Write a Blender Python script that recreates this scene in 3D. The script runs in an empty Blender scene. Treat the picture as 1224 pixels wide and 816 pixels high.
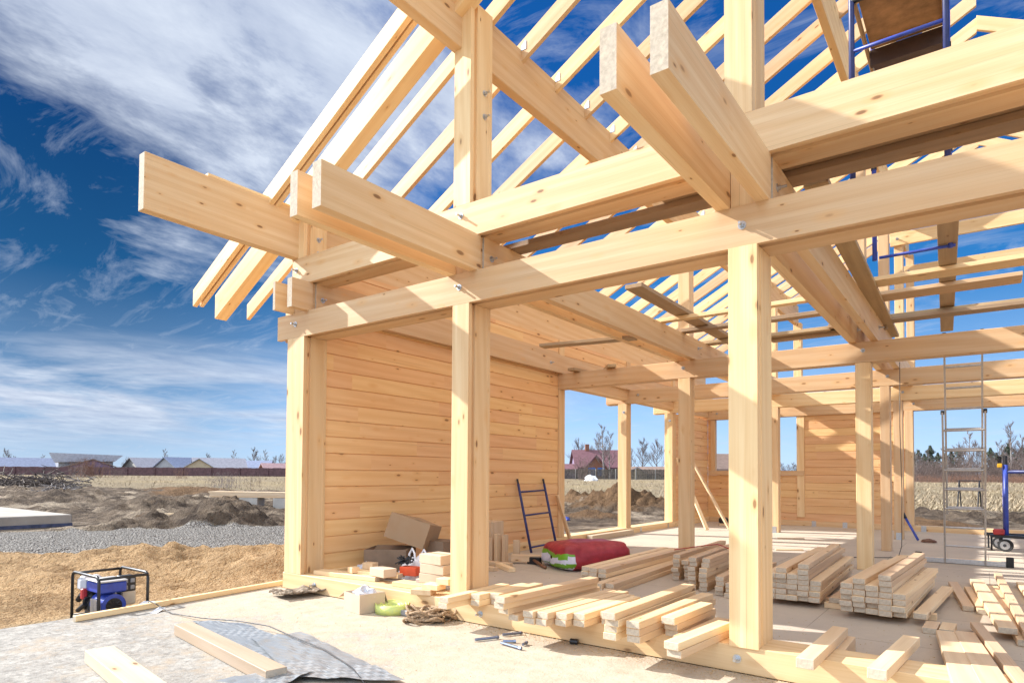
import bpy, bmesh, math, random
import numpy as np
from mathutils import Vector, Matrix, noise as mn
R = math.radians
rnd = random.Random(7)
S = bpy.context.scene
COL = S.collection
FLOOR = -.115      # inside floor; z = 0 is the top of the sill beams
TERR = -.178       # concrete terrace in front

# ------------------------------------------------------------------ camera (solved from the photograph)
CAM = Vector((6.0588, -4.2827, 1.1112))
_y, _p, _r = R(36.5173), R(1.6188), R(.3636)
FW = Vector((-math.sin(_y)*math.cos(_p), math.cos(_y)*math.cos(_p), math.sin(_p)))
_rt = Vector((math.cos(_y), math.sin(_y), 0)); _up = _rt.cross(FW)
RT = math.cos(_r)*_rt + math.sin(_r)*_up; UP = RT.cross(FW)
FPX, PX, PY = 761.776, 612., 545.724
cam = bpy.data.objects.new('camera', bpy.data.cameras.new('camera')); COL.objects.link(cam)
m = Matrix((RT, UP, -FW)).transposed().to_4x4(); m.translation = CAM
cam.matrix_world = m
cam.data.lens = FPX/1224*36; cam.data.sensor_width = 36; cam.data.sensor_fit = 'HORIZONTAL'
cam.data.shift_y = (PY-408)/1224
cam.data.clip_end = 6000; cam.data.clip_start = .05
S.camera = cam
def bearing(px, depth, z=0.):
    """a place far out in the landscape: the column it is seen in, how far away, how high"""
    d = FW + RT*((px-PX)/FPX)
    k = depth
    p = CAM + d*k; p.z = z
    return p

# ------------------------------------------------------------------ materials
def newmat(name):
    m = bpy.data.materials.new(name); m.use_nodes = True
    nt = m.node_tree; nt.nodes.clear()
    out = nt.nodes.new('ShaderNodeOutputMaterial'); b = nt.nodes.new('ShaderNodeBsdfPrincipled')
    nt.links.new(b.outputs[0], out.inputs[0])
    return m, nt, b
class NT:
    def __init__(s, nt): s.nt = nt
    def n(s, t, **kw):
        x = s.nt.nodes.new('ShaderNode'+t)
        for k, v in kw.items():
            if k.startswith('i_'):
                key = k[2:]; key = int(key) if key.isdigit() else key
                x.inputs[key].default_value = v
            else: setattr(x, k, v)
        return x
    def l(s, a, b): s.nt.links.new(a, b)
    def math(s, op, a, b=None, clamp=False):
        x = s.n('Math', operation=op, use_clamp=clamp)
        for i, v in enumerate((a, b)):
            if v is None: continue
            if isinstance(v, (int, float)): x.inputs[i].default_value = v
            else: s.l(v, x.inputs[i])
        return x.outputs[0]
    def mix(s, f, a, b, mode='MIX'):
        x = s.n('Mix', data_type='RGBA', blend_type=mode)
        for i, v in ((0, f), (6, a), (7, b)):
            if isinstance(v, (int, float)): x.inputs[i].default_value = v
            elif isinstance(v, (tuple, list)): x.inputs[i].default_value = (*v[:3], 1)
            else: s.l(v, x.inputs[i])
        return x.outputs[2]
    def ramp(s, f, *stops):
        x = s.n('ValToRGB'); e = x.color_ramp.elements
        while len(e) < len(stops): e.new(.5)
        for q, (p, c) in zip(e, stops):
            q.position = p; q.color = (*c, 1) if isinstance(c, tuple) else (c, c, c, 1)
        s.l(f, x.inputs[0]); return x.outputs[0]
    def noise(s, vec, scale, detail=3, rough=.55, dist=0.):
        x = s.n('TexNoise', i_Scale=scale, i_Detail=detail, i_Roughness=rough, i_Distortion=dist)
        if vec is not None: s.l(vec, x.inputs['Vector'])
        return x.outputs[0]
    def mapr(s, v, a, b, c=0., d=1.):
        x = s.n('MapRange', i_1=a, i_2=b, i_3=c, i_4=d); s.l(v, x.inputs[0]); return x.outputs[0]
    def bump(s, h, strength=.3, dist=.01):
        x = s.n('Bump', i_Strength=strength, i_Distance=dist); s.l(h, x.inputs['Height']); return x.outputs[0]

def wood(name, axis, light=(.82, .62, .365), dark=(.68, .44, .215), knots=.85, course=0., rough=.55, weather=0., tint=.24, lam=False):
    """sawn softwood with the grain along local axis 0/1/2; course > 0: horizontal log siding of that height"""
    m, nt, b = newmat(name); N = NT(nt)
    tc = N.n('TexCoord'); oi = N.n('ObjectInfo')
    off = N.n('VectorMath', operation='SCALE'); off.inputs[0].default_value = (17.3, 11.1, 23.7); N.l(oi.outputs['Random'], off.inputs['Scale'])
    add = N.n('VectorMath', operation='ADD'); N.l(tc.outputs['Object'], add.inputs[0]); N.l(off.outputs[0], add.inputs[1])
    vec = add.outputs[0]; board = oi.outputs['Random']
    if course:
        sx = N.n('SeparateXYZ'); N.l(tc.outputs['Object'], sx.inputs[0])
        k = N.math('FLOOR', N.math('DIVIDE', N.math('SUBTRACT', sx.outputs[2], .0047), course))
        along = sx.outputs[1] if axis == 1 else sx.outputs[0]
        w0 = N.n('TexWhiteNoise', noise_dimensions='1D'); N.l(k, w0.inputs['W'])
        seg = N.math('FLOOR', N.math('ADD', N.math('DIVIDE', along, 1.9), N.math('MULTIPLY', w0.outputs[0], 7.)))
        w1 = N.n('TexWhiteNoise', noise_dimensions='2D')
        cc = N.n('CombineXYZ'); N.l(k, cc.inputs[0]); N.l(seg, cc.inputs[1]); N.l(cc.outputs[0], w1.inputs['Vector'])
        board = w1.outputs[0]
        o2 = N.n('VectorMath', operation='SCALE'); o2.inputs[0].default_value = (5.3, 7.7, 3.1); N.l(board, o2.inputs['Scale'])
        a2 = N.n('VectorMath', operation='ADD'); N.l(vec, a2.inputs[0]); N.l(o2.outputs[0], a2.inputs[1]); vec = a2.outputs[0]
    def scaled(along, across):
        s = [across]*3; s[axis] = along
        q = N.n('VectorMath', operation='MULTIPLY'); N.l(vec, q.inputs[0]); q.inputs[1].default_value = s; return q.outputs[0]
    low = N.noise(scaled(.5, 3.), 1., 2, .5)                       # slow wander of the rings
    rings = N.n('TexWave', wave_type='BANDS', bands_direction='DIAGONAL', i_Scale=1., i_Distortion=9., i_Detail=3.)
    rings.inputs['Detail Scale'].default_value = .8
    N.l(scaled(.28, 5.), rings.inputs['Vector'])
    fine = N.noise(scaled(2.2, 150.), 1., 3, .6)
    f = N.math('ADD', N.math('MULTIPLY', rings.outputs['Fac'], .24), N.math('MULTIPLY', fine, .52))
    f = N.math('ADD', f, N.math('MULTIPLY', low, .34))
    mid = N.noise(scaled(1.1, 38.), 1., 3, .6)
    f = N.math('ADD', N.math('MULTIPLY', f, .8), N.math('MULTIPLY', mid, .24))
    f = N.mapr(f, .32, .80)
    col = N.mix(f, light, dark)
    if lam:                                                        # glued from lamellas, each a shade of its own
        sl = N.n('SeparateXYZ'); N.l(tc.outputs['Object'], sl.inputs[0]); q = N.math('DIVIDE', sl.outputs[2 if axis < 2 else 0], .0445); lk = N.math('FLOOR', q)
        wl = N.n('TexWhiteNoise', noise_dimensions='2D'); cl = N.n('CombineXYZ'); N.l(lk, cl.inputs[0]); N.l(oi.outputs['Random'], cl.inputs[1]); N.l(cl.outputs[0], wl.inputs['Vector'])
        fr_ = N.math('ABSOLUTE', N.math('SUBTRACT', N.math('FRACT', q), .5))
        col = N.mix(N.mapr(wl.outputs[0], 0, 1, 0, .34), col, dark); col = N.mix(N.mapr(fr_, .47, .5, 0, .3), col, tuple(v*.6 for v in dark))
    tn = N.mapr(board, 0, 1, 1-tint, 1+tint*.7)
    hs = N.n('HueSaturation', i_Hue=.5, i_Saturation=1.); N.l(tn, hs.inputs['Value']); N.l(col, hs.inputs['Color'])
    N.l(N.mapr(board, 0, 1, .49, .506), hs.inputs['Hue'])
    col = hs.outputs[0]
    # knots
    vk = N.n('TexVoronoi', feature='F1', i_Scale=1., i_Randomness=1.); N.l(scaled(3.4, 9.), vk.inputs['Vector'])
    sel = N.n('SeparateColor'); N.l(vk.outputs['Color'], sel.inputs[0])
    on = N.math('GREATER_THAN', sel.outputs[0], 1-knots)
    size = N.math('MULTIPLY', on, N.mapr(N.math('POWER', sel.outputs[1], 2.2), 0, 1, .05, .17))
    k1 = N.math('MULTIPLY', N.mapr(N.math('DIVIDE', vk.outputs['Distance'], N.math('ADD', size, .001)), .7, 1.15, 1., 0.), on)
    k2 = N.math('MULTIPLY', N.mapr(N.math('DIVIDE', vk.outputs['Distance'], N.math('ADD', size, .001)), .8, 2.6, .55, 0.), on)
    col = N.mix(k2, col, tuple(v*q for v, q in zip(dark, (.95, .8, .62))))
    col = N.mix(N.math('MULTIPLY', k1, .85), col, (.17, .075, .03))
    # drying checks and dark grain streaks
    ck = N.noise(scaled(.55, 70.), 1., 2, .5); col = N.mix(N.mapr(ck, .66, .74, 0, .38), col, tuple(v*.55 for v in dark))
    bl = N.noise(scaled(.8, 2.4), 1., 3, .6); col = N.mix(N.mapr(bl, .45, .75, 0, .35), col, tuple(v*q for v, q in zip(dark, (1.05, .96, .85))))
    if weather:
        wv = N.noise(scaled(1.2, 6.), 1., 5, .7)
        col = N.mix(N.mapr(wv, .35, .65, weather*.5, weather), col, (.10, .085, .07))
    N.l(col, b.inputs['Base Color'])
    b.inputs['Roughness'].default_value = rough
    b.inputs['Specular IOR Level'].default_value = .25
    N.l(N.bump(f, .12, .004), b.inputs['Normal'])
    return m
ENDG = None
def end_grain():
    m, nt, b = newmat('end_grain'); N = NT(nt); tc = N.n('TexCoord'); n = N.noise(tc.outputs['Object'], 45., 4, .7); n2 = N.noise(tc.outputs['Object'], 7., 3, .6)
    c = N.mix(N.mapr(n, .35, .68), (.60, .50, .37), (.38, .31, .235)); c = N.mix(N.mapr(n2, .4, .7, 0, .6), c, (.52, .45, .36))
    N.l(c, b.inputs['Base Color']); b.inputs['Roughness'].default_value = .8; b.inputs['Specular IOR Level'].default_value = .1; N.l(N.bump(n, .3, .004), b.inputs['Normal']); return m
ENDG = end_grain()
def cut_ends(o, axis):
    """the sawn ends of a timber show end grain"""
    o.data.materials.append(ENDG); k = len(o.data.materials)-1
    for p in o.data.polygons:
        if abs(p.normal[axis]) > .8: p.material_index = k
    return o
WX, WY, WZ = (wood('pine_grain_%s' % 'xyz'[i], i, lam=True) for i in range(3))
WALLY = wood('siding_grain_y', 1, (.82, .545, .275), (.70, .41, .18), .95, .192, tint=.05)
WALLX = wood('siding_grain_x', 0, (.80, .52, .26), (.67, .39, .17), .95, .192, tint=.05)
LUM = wood('dry_plank', 1, (.77, .585, .375), (.64, .45, .265), .5, tint=.26)
LUMX = wood('dry_plank_x', 0, (.77, .585, .375), (.64, .45, .265), .5, tint=.26)
OLDX = wood('weathered_board_x', 0, (.60, .42, .24), (.44, .29, .15), .5, weather=.5)
OLDY = wood('weathered_board_y', 1, (.55, .38, .2), (.40, .26, .13), .5, weather=.3)
OLDTOP = wood('site_board', 1, (.62, .50, .36), (.5, .38, .25), .4, weather=.12)

def plain(name, c, rough=.5, metal=0., spec=.5, var=.12, scale=8., bump=0., c2=None, coat=0.):
    m, nt, b = newmat(name); N = NT(nt); tc = N.n('TexCoord')
    n = N.noise(tc.outputs['Object'], scale, 5, .6)
    c2 = c2 or tuple(v*(1-var*2) for v in c)
    N.l(N.mix(N.mapr(n, .35, .65), c, c2), b.inputs['Base Color'])
    N.l(N.mapr(n, .3, .7, max(.05, rough-.08), min(1, rough+.1)), b.inputs['Roughness'])
    b.inputs['Metallic'].default_value = metal; b.inputs['Specular IOR Level'].default_value = spec
    if coat: b.inputs['Coat Weight'].default_value = coat
    if bump: N.l(N.bump(n, bump, .02), b.inputs['Normal'])
    return m
STEEL = plain('zinc_steel', (.62, .64, .66), .32, 1., var=.1, scale=60)
DARKST = plain('dark_steel', (.05, .05, .055), .5, .6, var=.2, scale=40)
ALU = plain('aluminium', (.55, .53, .51), .42, .85, var=.08, scale=30)
BLUE = plain('blue_paint', (.035, .075, .42), .38, 0., .5, .12, 12, c2=(.03, .05, .27))
NAVY = plain('navy_paint', (.022, .035, .16), .42, 0., .5, .2, 14)
BLACKP = plain('black_paint', (.018, .018, .02), .4, var=.2)
RUBBER = plain('black_rubber', (.02, .02, .02), .75, var=.2)
CARD = plain('cardboard', (.38, .26, .16), .85, spec=.1, var=.07, scale=5, c2=(.37, .24, .14))
CARDP = plain('pale_cardboard', (.60, .47, .34), .85, spec=.1, var=.06, scale=5)
CARDD = plain('brown_cardboard', (.27, .185, .125), .85, spec=.1, var=.1, scale=5)
PLYT = plain('stained_plywood', (.44, .24, .105), .7, var=.2, scale=5, c2=(.20, .115, .05))
PLYD = plain('film_faced_plywood', (.075, .042, .03), .5, var=.15, scale=4)
WHITEP = plain('white_plastic', (.78, .78, .80), .35, var=.05)
REDF = plain('red_film', (.36, .022, .035), .46, var=.14, scale=9, bump=.5)
GREENF = plain('lime_film', (.16, .38, .02), .35, var=.1)
LILAC = plain('pale_film', (.55, .55, .66), .35, var=.15, scale=12, c2=(.66, .66, .72))
ORANGE = plain('orange_red_carton', (.75, .10, .03), .6, var=.1)
YGREEN = plain('lime_webbing', (.60, .66, .16), .55, var=.12, scale=40, c2=(.50, .58, .22))
ROPE = plain('hemp_rope', (.46, .32, .20), .9, spec=.1, var=.3, scale=70)
CONC = plain('concrete', (.46, .43, .39), .85, spec=.2, var=.1, scale=3, bump=.2)
CREAM = plain('cream_enamel', (.62, .55, .44), .4, var=.06)
REDP = plain('red_paint', (.45, .03, .03), .4, var=.12)
YEL = plain('yellow_plastic', (.75, .42, .02), .5, var=.1)
SACK = plain('kraft_sack', (.36, .29, .22), .85, spec=.1, var=.25, scale=14, bump=.3)

# ------------------------------------------------------------------ mesh helpers
def BM(): return bmesh.new()
def box(bm, x0, x1, y0, y1, z0, z1, bev=0., M=None, mi=0):
    vs = [bm.verts.new((x, y, z)) for x in (x0, x1) for y in (y0, y1) for z in (z0, z1)]
    idx = [(0, 1, 3, 2), (4, 6, 7, 5), (0, 4, 5, 1), (2, 3, 7, 6), (0, 2, 6, 4), (1, 5, 7, 3)]
    fs = [bm.faces.new([vs[i] for i in f]) for f in idx]
    for f in fs: f.material_index = mi
    if bev:
        es = list({e for f in fs for e in f.edges})
        r = bmesh.ops.bevel(bm, geom=es, offset=bev, segments=1, affect='EDGES', profile=.5)
        vs = list({v for f in r['faces'] for v in f.verts} | {v for v in vs if v.is_valid})
    if M is not None: bmesh.ops.transform(bm, matrix=M, verts=[v for v in vs if v.is_valid])
    return bm
def prism(bm, poly, axis, a0, a1):
    """closed 2-D outline (in the two other axes, in order) pushed from a0 to a1 along axis"""
    def p(q, a):
        if axis == 0: return (a, q[0], q[1])
        if axis == 1: return (q[0], a, q[1])
        return (q[0], q[1], a)
    A = [bm.verts.new(p(q, a0)) for q in poly]; B = [bm.verts.new(p(q, a1)) for q in poly]
    n = len(poly); bm.faces.new(A); bm.faces.new(B[::-1])
    for i in range(n): bm.faces.new((A[i], B[i], B[(i+1) % n], A[(i+1) % n]))
    return bm
def tube(bm, pts, r, seg=8, r1=None, cap=True):
    pts = [Vector(p) for p in pts]; rings = []
    n = len(pts); prev = None
    for i, p in enumerate(pts):
        t = (pts[min(i+1, n-1)]-pts[max(i-1, 0)]).normalized()
        if prev is None:
            a = Vector((0, 0, 1)) if abs(t.z) < .9 else Vector((1, 0, 0)); u = t.cross(a).normalized()
        else:
            u = (prev - t*prev.dot(t)).normalized()
        prev = u; v = t.cross(u)
        rr = r if r1 is None else r+(r1-r)*i/max(1, n-1)
        rings.append([bm.verts.new(p+(u*math.cos(2*math.pi*k/seg)+v*math.sin(2*math.pi*k/seg))*rr) for k in range(seg)])
    for a, b in zip(rings, rings[1:]):
        for k in range(seg): bm.faces.new((a[k], a[(k+1) % seg], b[(k+1) % seg], b[k]))
    if cap and seg > 2: bm.faces.new(rings[0][::-1]); bm.faces.new(rings[-1])
    return bm
def disc(bm, c, axis, r, h, seg=20):
    c = Vector(c); a = Vector(axis).normalized(); return tube(bm, [c, c+a*h], r, seg)
def obj(name, bm, mat, parent=None, loc=(0, 0, 0), rot=(0, 0, 0), smooth=False):
    bmesh.ops.recalc_face_normals(bm, faces=bm.faces)
    me = bpy.data.meshes.new(name); bm.to_mesh(me); bm.free()
    for mm in (mat if isinstance(mat, (list, tuple)) else [mat]): me.materials.append(mm)
    if smooth:
        me.polygons.foreach_set('use_smooth', [True]*len(me.polygons))
    o = bpy.data.objects.new(name, me); COL.objects.link(o)
    o.location = loc; o.rotation_euler = rot
    if parent is not None: o.parent = parent
    return o
def tag(o, label, cat, group=None):
    o['label'] = label; o['category'] = cat
    if group: o['group'] = group
    return o
def empty(name, loc, label, cat, group=None, rz=0.):
    o = bpy.data.objects.new(name, None); COL.objects.link(o); o.empty_display_size = .2
    o.location = loc; o.rotation_euler = (0, 0, rz)
    return tag(o, label, cat, group)
def copy_tree(o, parent=None):
    c = o.copy(); COL.objects.link(c)
    if parent is not None: c.parent = parent
    for ch in list(o.children): copy_tree(ch, c)
    return c
def structure(o): o['kind'] = 'structure'; return o
_pm = {}
def plank(x, y, z, L, label, group=None, w=.098, t=.048, deg=0., mat=None, name='plank', cat='plank', pitch=0., roll=0.):
    """a loose board: x, y = middle of its near end, z = its underside, deg = heading off the Y axis towards +X"""
    key = (round(w, 3), round(t, 3), round(L, 2), (mat or LUM).name, name)
    if key not in _pm:
        bm = box(BM(), -w/2, w/2, 0, L, 0, t, .003)
        o = cut_ends(obj(name, bm, mat or LUM), 1); _pm[key] = o
    else:
        o = _pm[key].copy(); COL.objects.link(o)
    o.location = (x, y, z); o.rotation_euler = (R(pitch), R(roll), -R(deg))
    return tag(o, label, cat, group)
EXPO, SUN_E, LUM0, REAR_FILL, OVER_FILL, BASE = 1.42, 3.6, 3., (5.3, 6.2, 7.5), (7.6, 7.3, 6.8), -.13
LOBES = ((290, 60, 3, 19, .36), (40, 30, 2, 10, .22), (40, 185, 2, 10, -.22), (90, 300, 2, 8, .12), (560, 210, 2, 14, .14), (690, 100, 2, 12, .10), (640, 30, 1, 8, -.15), (1180, 330, 2, 14, .1))
# ------------------------------------------------------------------ the timber house under construction
HOUSE = empty('timber_house', (0, 0, 0), 'unfinished post-and-beam house of fresh pine with open rafters and no roof covering', 'house')
GY0, GY1, GD = .045, .092, .03      # glazing groove in the members of the front frame
X1, X2, X3 = 2.40, 4.88, 7.29       # right faces of the posts
ROWS = (0., 5.3, 7.98, 10.45, 12.9)
ZB, ZM, ZT, ZU = 2.64, 2.914, 3.231, 3.531
bolts = []
def bolt(parent, x, y, z, nx=0, ny=-1, r=.027):
    bm = BM(); a = Vector((nx, ny, 0)); c = Vector((x, y, z))
    disc(bm, c, a, r*1.05, .004, 16); tube(bm, [c+a*.004, c+a*.024], r*.66, 6); tube(bm, [c+a*.024, c+a*.062], r*.38, 8)
    return obj('bolt', bm, STEEL, parent)
def post_front(x0, x1, z0, z1, yb=.31, y0=0., deep=True):
    g = GD if deep else .004
    pl = [(x0, y0), (x1, y0), (x1, y0+GY0), (x1-g, y0+GY0), (x1-g, y0+GY1), (x1, y0+GY1), (x1, yb-.045), (x1-.004, yb-.04), (x1, yb-.035), (x1, yb), (x0, yb),
          (x0, y0+GY1), (x0+g, y0+GY1), (x0+g, y0+GY0), (x0, y0+GY0)]
    return prism(BM(), pl, 2, z0, z1)
def beam_front(x0, x1, z0, z1, yb=.315):
    g = .022
    pl = [(0, z0), (GY0, z0), (GY0, z0+g), (GY1+.012, z0+g), (GY1+.012, z0), (yb, z0), (yb, z1), (0, z1)]
    return prism(BM(), pl, 0, x0, x1)
H = HOUSE
# sill beams
WSILL = wood('sill_timber', 0, (.72, .52, .31), (.56, .36, .18), .9, weather=.07)
sf = obj('sill_beam', box(BM(), -.33, 10., .0, .32, -.176, 0, .005), WSILL, H)
for x in (.25, 2.56, 4.74, 7.2): bolt(sf, x, 0, -.085)
for y0, y1 in ((.322, 13.1),): obj('sill_beam', box(BM(), -.26, .03, y0, y1, -.176, .012, .005), WY, H)
sb = obj('sill_beam', box(BM(), .033, 10., 12.9, 13.12, -.176, .012, .005), WX, H)
# front posts
P0 = obj('post', post_front(-.305, 0, .002, ZB-.002), WZ, H)
P1 = obj('post', post_front(2.207, X1, .002, ZB-.002), WZ, H)
P2 = obj('post', post_front(4.693, X2, -.006, ZB-.002, .337, -.012, False), WZ, H)
obj('post', post_front(7.1, X3, .002, ZB-.002), WZ, H)
# tenon pieces between the paired beams, and the upper posts
for x0, x1 in ((-.20, -.01), (2.236, 2.398), (4.706, 4.866), (7.11, 7.28)):
    obj('post', box(BM(), x0, x1, .012, .30, ZM+.002, ZT-.002), WZ, H)
UP1 = obj('post', post_front(2.207, X1, ZU+.002, 5.40), WZ, H)
UP2 = obj('post', post_front(4.668, 4.85, ZU+.002, 6.66, .31, 0, False), WZ, H)
UP0 = obj('post', post_front(-.245, -.035, ZU+.002, 4.02), WZ, H)
for p, x, zs in ((UP1, 2.40, (4.40, 4.62)),):
    for z in zs: bolt(p, x, .20, z, 1, 0)
for z in (3.62, 3.78): bolt(UP0, -.035, .2, z, 1, 0)
# front beams
B1 = obj('beam', beam_front(-.505, 10., ZB, ZM), WX, H)
for x, z in ((-.16, 2.79), (2.286, 2.791), (4.783, 2.781), (7.2, 2.79)): bolt(B1, x, 0, z)
B3 = obj('beam', beam_front(-.235, 10., ZT, ZU), WX, H)
for x, z in ((-.16, 3.40), (2.298, 3.435), (4.783, 3.41)): bolt(B3, x, 0, z)
# paired beams running front to back over the posts
def pair_beam(x0, x1, y0, y1):
    pl = [(x0, y0), (x1, y0), (x1, GY0), (x1-.02, GY0), (x1-.02, GY1), (x1, GY1), (x1, y1), (x0, y1), (x0, GY1), (x0+.02, GY1), (x0+.02, GY0), (x0, GY0)]
    return cut_ends(obj('beam', prism(BM(), pl, 2, ZM, ZT), WY, H), 1)
for a, b, y0 in ((-.245, -.205, -.235), (.0, .083, -.22), (2.148, 2.232, -1.65), (2.402, 2.495, -1.65), (4.613, 4.702, -1.65), (4.870, 4.957, -1.65), (7.02, 7.108, -1.65), (7.283, 7.37, -1.65)):
    o = pair_beam(a, b, y0, 13.05)
    if a > 2.3 and a < 5: bolt(o, b, .2, 3.06, 1, 0); bolt(o, b, 5.4, 3.1, 1, 0)
    if a == .0: bolt(o, b, .18, 3.06, 1, 0); bolt(o, b, 4.9, 3.05, 1, 0)
# cross beams of the inner rows
for y in ROWS[1:]:
    o = obj('beam', box(BM(), -.5 if y > 6 else -.26, 10., y, y+.2, ZB, ZM, .005), WX, H)
    for x in (.25 if y > 6 else 2.29, 4.78): bolt(o, x, y, 2.80)
for y in ROWS[2:4]:      # the ends that stick out past the left wall
    obj('beam_end', box(BM(), -.62, -.34, y+.26, y+.42, ZB+.01, ZM-.01, .004), WX, H)
# inner posts
def post(x0, x1, y0, y1, z0, z1): return obj('post', box(BM(), x0, x1, y0, y1, z0, z1, .005), WZ, H)
def bracket(p, x, y, z):
    bm = box(BM(), x-.05, x+.05, y-.004, y, z, z+.13, .001); box(bm, x-.05, x+.05, y-.075, y-.004, z, z+.004)
    for dx in (-.025, .025): disc(bm, (x+dx, y-.004, z+.09), (0, -1, 0), .009, .006, 8)
    return obj('steel_bracket', bm, STEEL, p)
for y, xs in ((5.3, ((2.207, 2.40), (4.685, 4.868))), (7.98, ((2.207, 2.40), (4.667, 4.81), (7.1, 7.28))), (10.45, ((2.24, 2.43), (4.615, 4.775), (7.1, 7.28)))):
    for x0, x1 in xs:
        z0 = FLOOR if x0 < 7 else FLOOR
        p = post(x0, x1, y, y+.195, z0, ZB-.002)
        if y > 10: bracket(p, (x0+x1)/2, y-.001, FLOOR+.001)
post(7.1, 7.28, 5.3, 5.5, FLOOR, ZB-.002)
post(4.60, 4.77, 12.88, 13.08, .014, ZB-.002); post(7.1, 7.28, 12.9, 13.1, .014, ZB-.002)
# corner and window posts of the left wall
C2 = post(-.20, .004, 5.3, 5.49, .014, ZB-.002)
for y in (7.98, 10.45):
    pl = [(-.21, y), (-.13, y), (-.13, y-.028), (.0, y-.028), (.0, y+.19), (-.21, y+.19)]
    p = obj('post', prism(BM(), pl, 2, .014, ZB-.002), WZ, H)
    bolt(p, -.06, y-.028, 2.45)
# upper posts of the inner rows, up to the purlins
for y in ROWS[1:]:
    post(2.207, 2.39, y+.001, y+.19, ZT+.002, 5.0); post(4.66, 4.81, y+.001, y+.19, ZT+.002, 6.25)
    if y > 9:
        for x0 in (4.60,):
            o = obj('tie_beam', box(BM(), x0, 7.5, y-.06, y-.002, 5.73, 5.985, .004), WX, H); bolt(o, 4.72, y-.06, 5.86)
# purlins and rafters
def purlin(x0, x1, z0, z1, y0=-1.65):
    return cut_ends(obj('purlin', box(BM(), x0, x1, y0, 13.1, z0, z1, .005), WY, H), 1)
M0 = purlin(-.238, -.128, ZU+.004, 4.075)
box_bm = box(BM(), -.236, -.130, -1.05, 13.05, 4.076, 4.105, .003); obj('purlin_batten', box_bm, WY, H)
purlin(2.185, 2.292, 4.98, 5.47)
purlin(4.625, 4.712, 6.23, 6.745)
RS, RB, RX = .55, 4.30, 6.05         # slope, height of the rafter tops over X = 0, ridge
ang = math.atan(RS)
def rafter(y, t, h, x0, x1, flip=False):
    """plumb-cut board on edge; h is its upright depth"""
    L = (x1-x0)/math.cos(ang); hp = h*math.cos(ang); s = h*math.sin(ang); q = -1 if flip else 1
    pl = [(0, 0), (L*q, 0), ((L-s)*q, -hp), (-s*q, -hp)]     # local x along, z across; ends plumb
    bm = BM()
    A = [bm.verts.new((p[0], 0, p[1])) for p in pl]; B = [bm.verts.new((p[0], t, p[1])) for p in pl]
    bm.faces.new(A); bm.faces.new(B[::-1])
    for i in range(4): bm.faces.new((A[i], B[i], B[(i+1) % 4], A[(i+1) % 4]))
    bmesh.ops.bevel(bm, geom=list(bm.edges), offset=.003, segments=1, affect='EDGES', profile=.5)
    return obj('rafter', bm, WX, H, (2*RX-x0 if flip else x0, y, RB+RS*x0), (0, ang if flip else -ang, 0))
XT = -1.72
rafter(-.38, .055, .205, XT, RX); rafter(-.305, .05, .205, XT+.02, RX)
rafter(-.10, .155, .30, XT, RX); rafter(.35, .05, .20, XT-.03, RX)
ra = []
for k in range(19):
    y = .92+.645*k
    o = rafter(y, .05, .215, XT+rnd.uniform(-.03, .03), RX); ra.append(o)
for k in range(9):
    y = .92+.645*k
    obj('steel_hanger', prism(BM(), [(2.295, 5.455), (2.355, 5.455), (2.355, 5.54), (2.34, 5.55), (2.295, 5.50)], 1, y-.0045, y-.0015), STEEL, ra[k]).matrix_parent_inverse = ra[k].matrix_basis.inverted()
for k in range(9, 19):
    rafter(.92+.645*k-.052, .05, .205, XT, RX, True)
# left wall: horizontal siding from the sill to the wall plate
def siding_y(y0, y1, z0, z1, xf=-.022, thick=.13, name='siding_wall'):
    bm = BM(); c = .192; k0 = int(math.floor((z0-.0047)/c))
    prof = [(xf-thick, z0)]; g = .013
    pts = [(xf, z0)]
    k = k0+1
    while .0047+c*k < z1-.01:
        zz = .0047+c*k
        if zz > z0+.01: pts += [(xf, zz-.007), (xf-g, zz-.003), (xf-g, zz+.003), (xf, zz+.007)]
        k += 1
    pts += [(xf, z1), (xf-thick, z1)]
    return obj(name, prism(bm, prof+pts, 1, y0, y1), WALLY, H)
siding_y(.312, 5.298, .014, ZB); siding_y(.312, 5.298, ZB+.001, 3.528, -.026)
siding_y(5.5, 13.0, ZM+.002, 3.528)
siding_y(10.65, 12.98, .014, ZB-.003, -.03)
obj('wall_plate', box(BM(), -.2, -.008, .32, 5.29, 3.23, 3.30, .003), WY, H)
for y in (5.31, 7.98, 10.45): obj('post', box(BM(), -.15, .0, y, y+.17, ZT+.002, 3.527, .004), WZ, H)
obj('beam', box(BM(), -.14, .012, 5.505, 12.89, 2.70, ZM-.002, .004), WY, H)
# back wall with a wide window opening and a doorway to its right
def siding_x(x0, x1, z0, z1, yf=12.96, thick=.12):
    bm = BM(); c = .192; g = .013
    pts = [(yf, z0)]; k = int(math.floor((z0-.0047)/c))+1
    while .0047+c*k < z1-.01:
        zz = .0047+c*k
        if zz > z0+.01: pts += [(yf, zz-.007), (yf+g, zz-.003), (yf+g, zz+.003), (yf, zz+.007)]
        k += 1
    pts += [(yf, z1), (yf+thick, z1), (yf+thick, z0)]
    return obj('siding_wall', prism(bm, pts, 0, x0, x1), WALLX, H)
siding_x(-.02, 2.26, .014, 1.14); siding_x(-.02, .06, 1.141, ZB-.003)
siding_x(2.262, 4.598, .014, ZB-.003)
fr = obj('window_frame', box(BM(), .062, .19, 12.93, 13.06, 1.262, ZB-.003, .004), WZ, H)
obj('window_frame', box(BM(), 2.262, 2.44, 12.925, 12.958, .10, ZB-.003, .004), WZ, H)
obj('window_sill', box(BM(), .0, 2.43, 12.90, 13.07, 1.142, 1.26, .004), WX, H)
for x in (.9, 2.66, 3.35, 4.95): bracket(sb, x, 12.899, FLOOR+.001)
ss = [o for o in HOUSE.children if o.name.startswith('sill_beam')][1]
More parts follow.
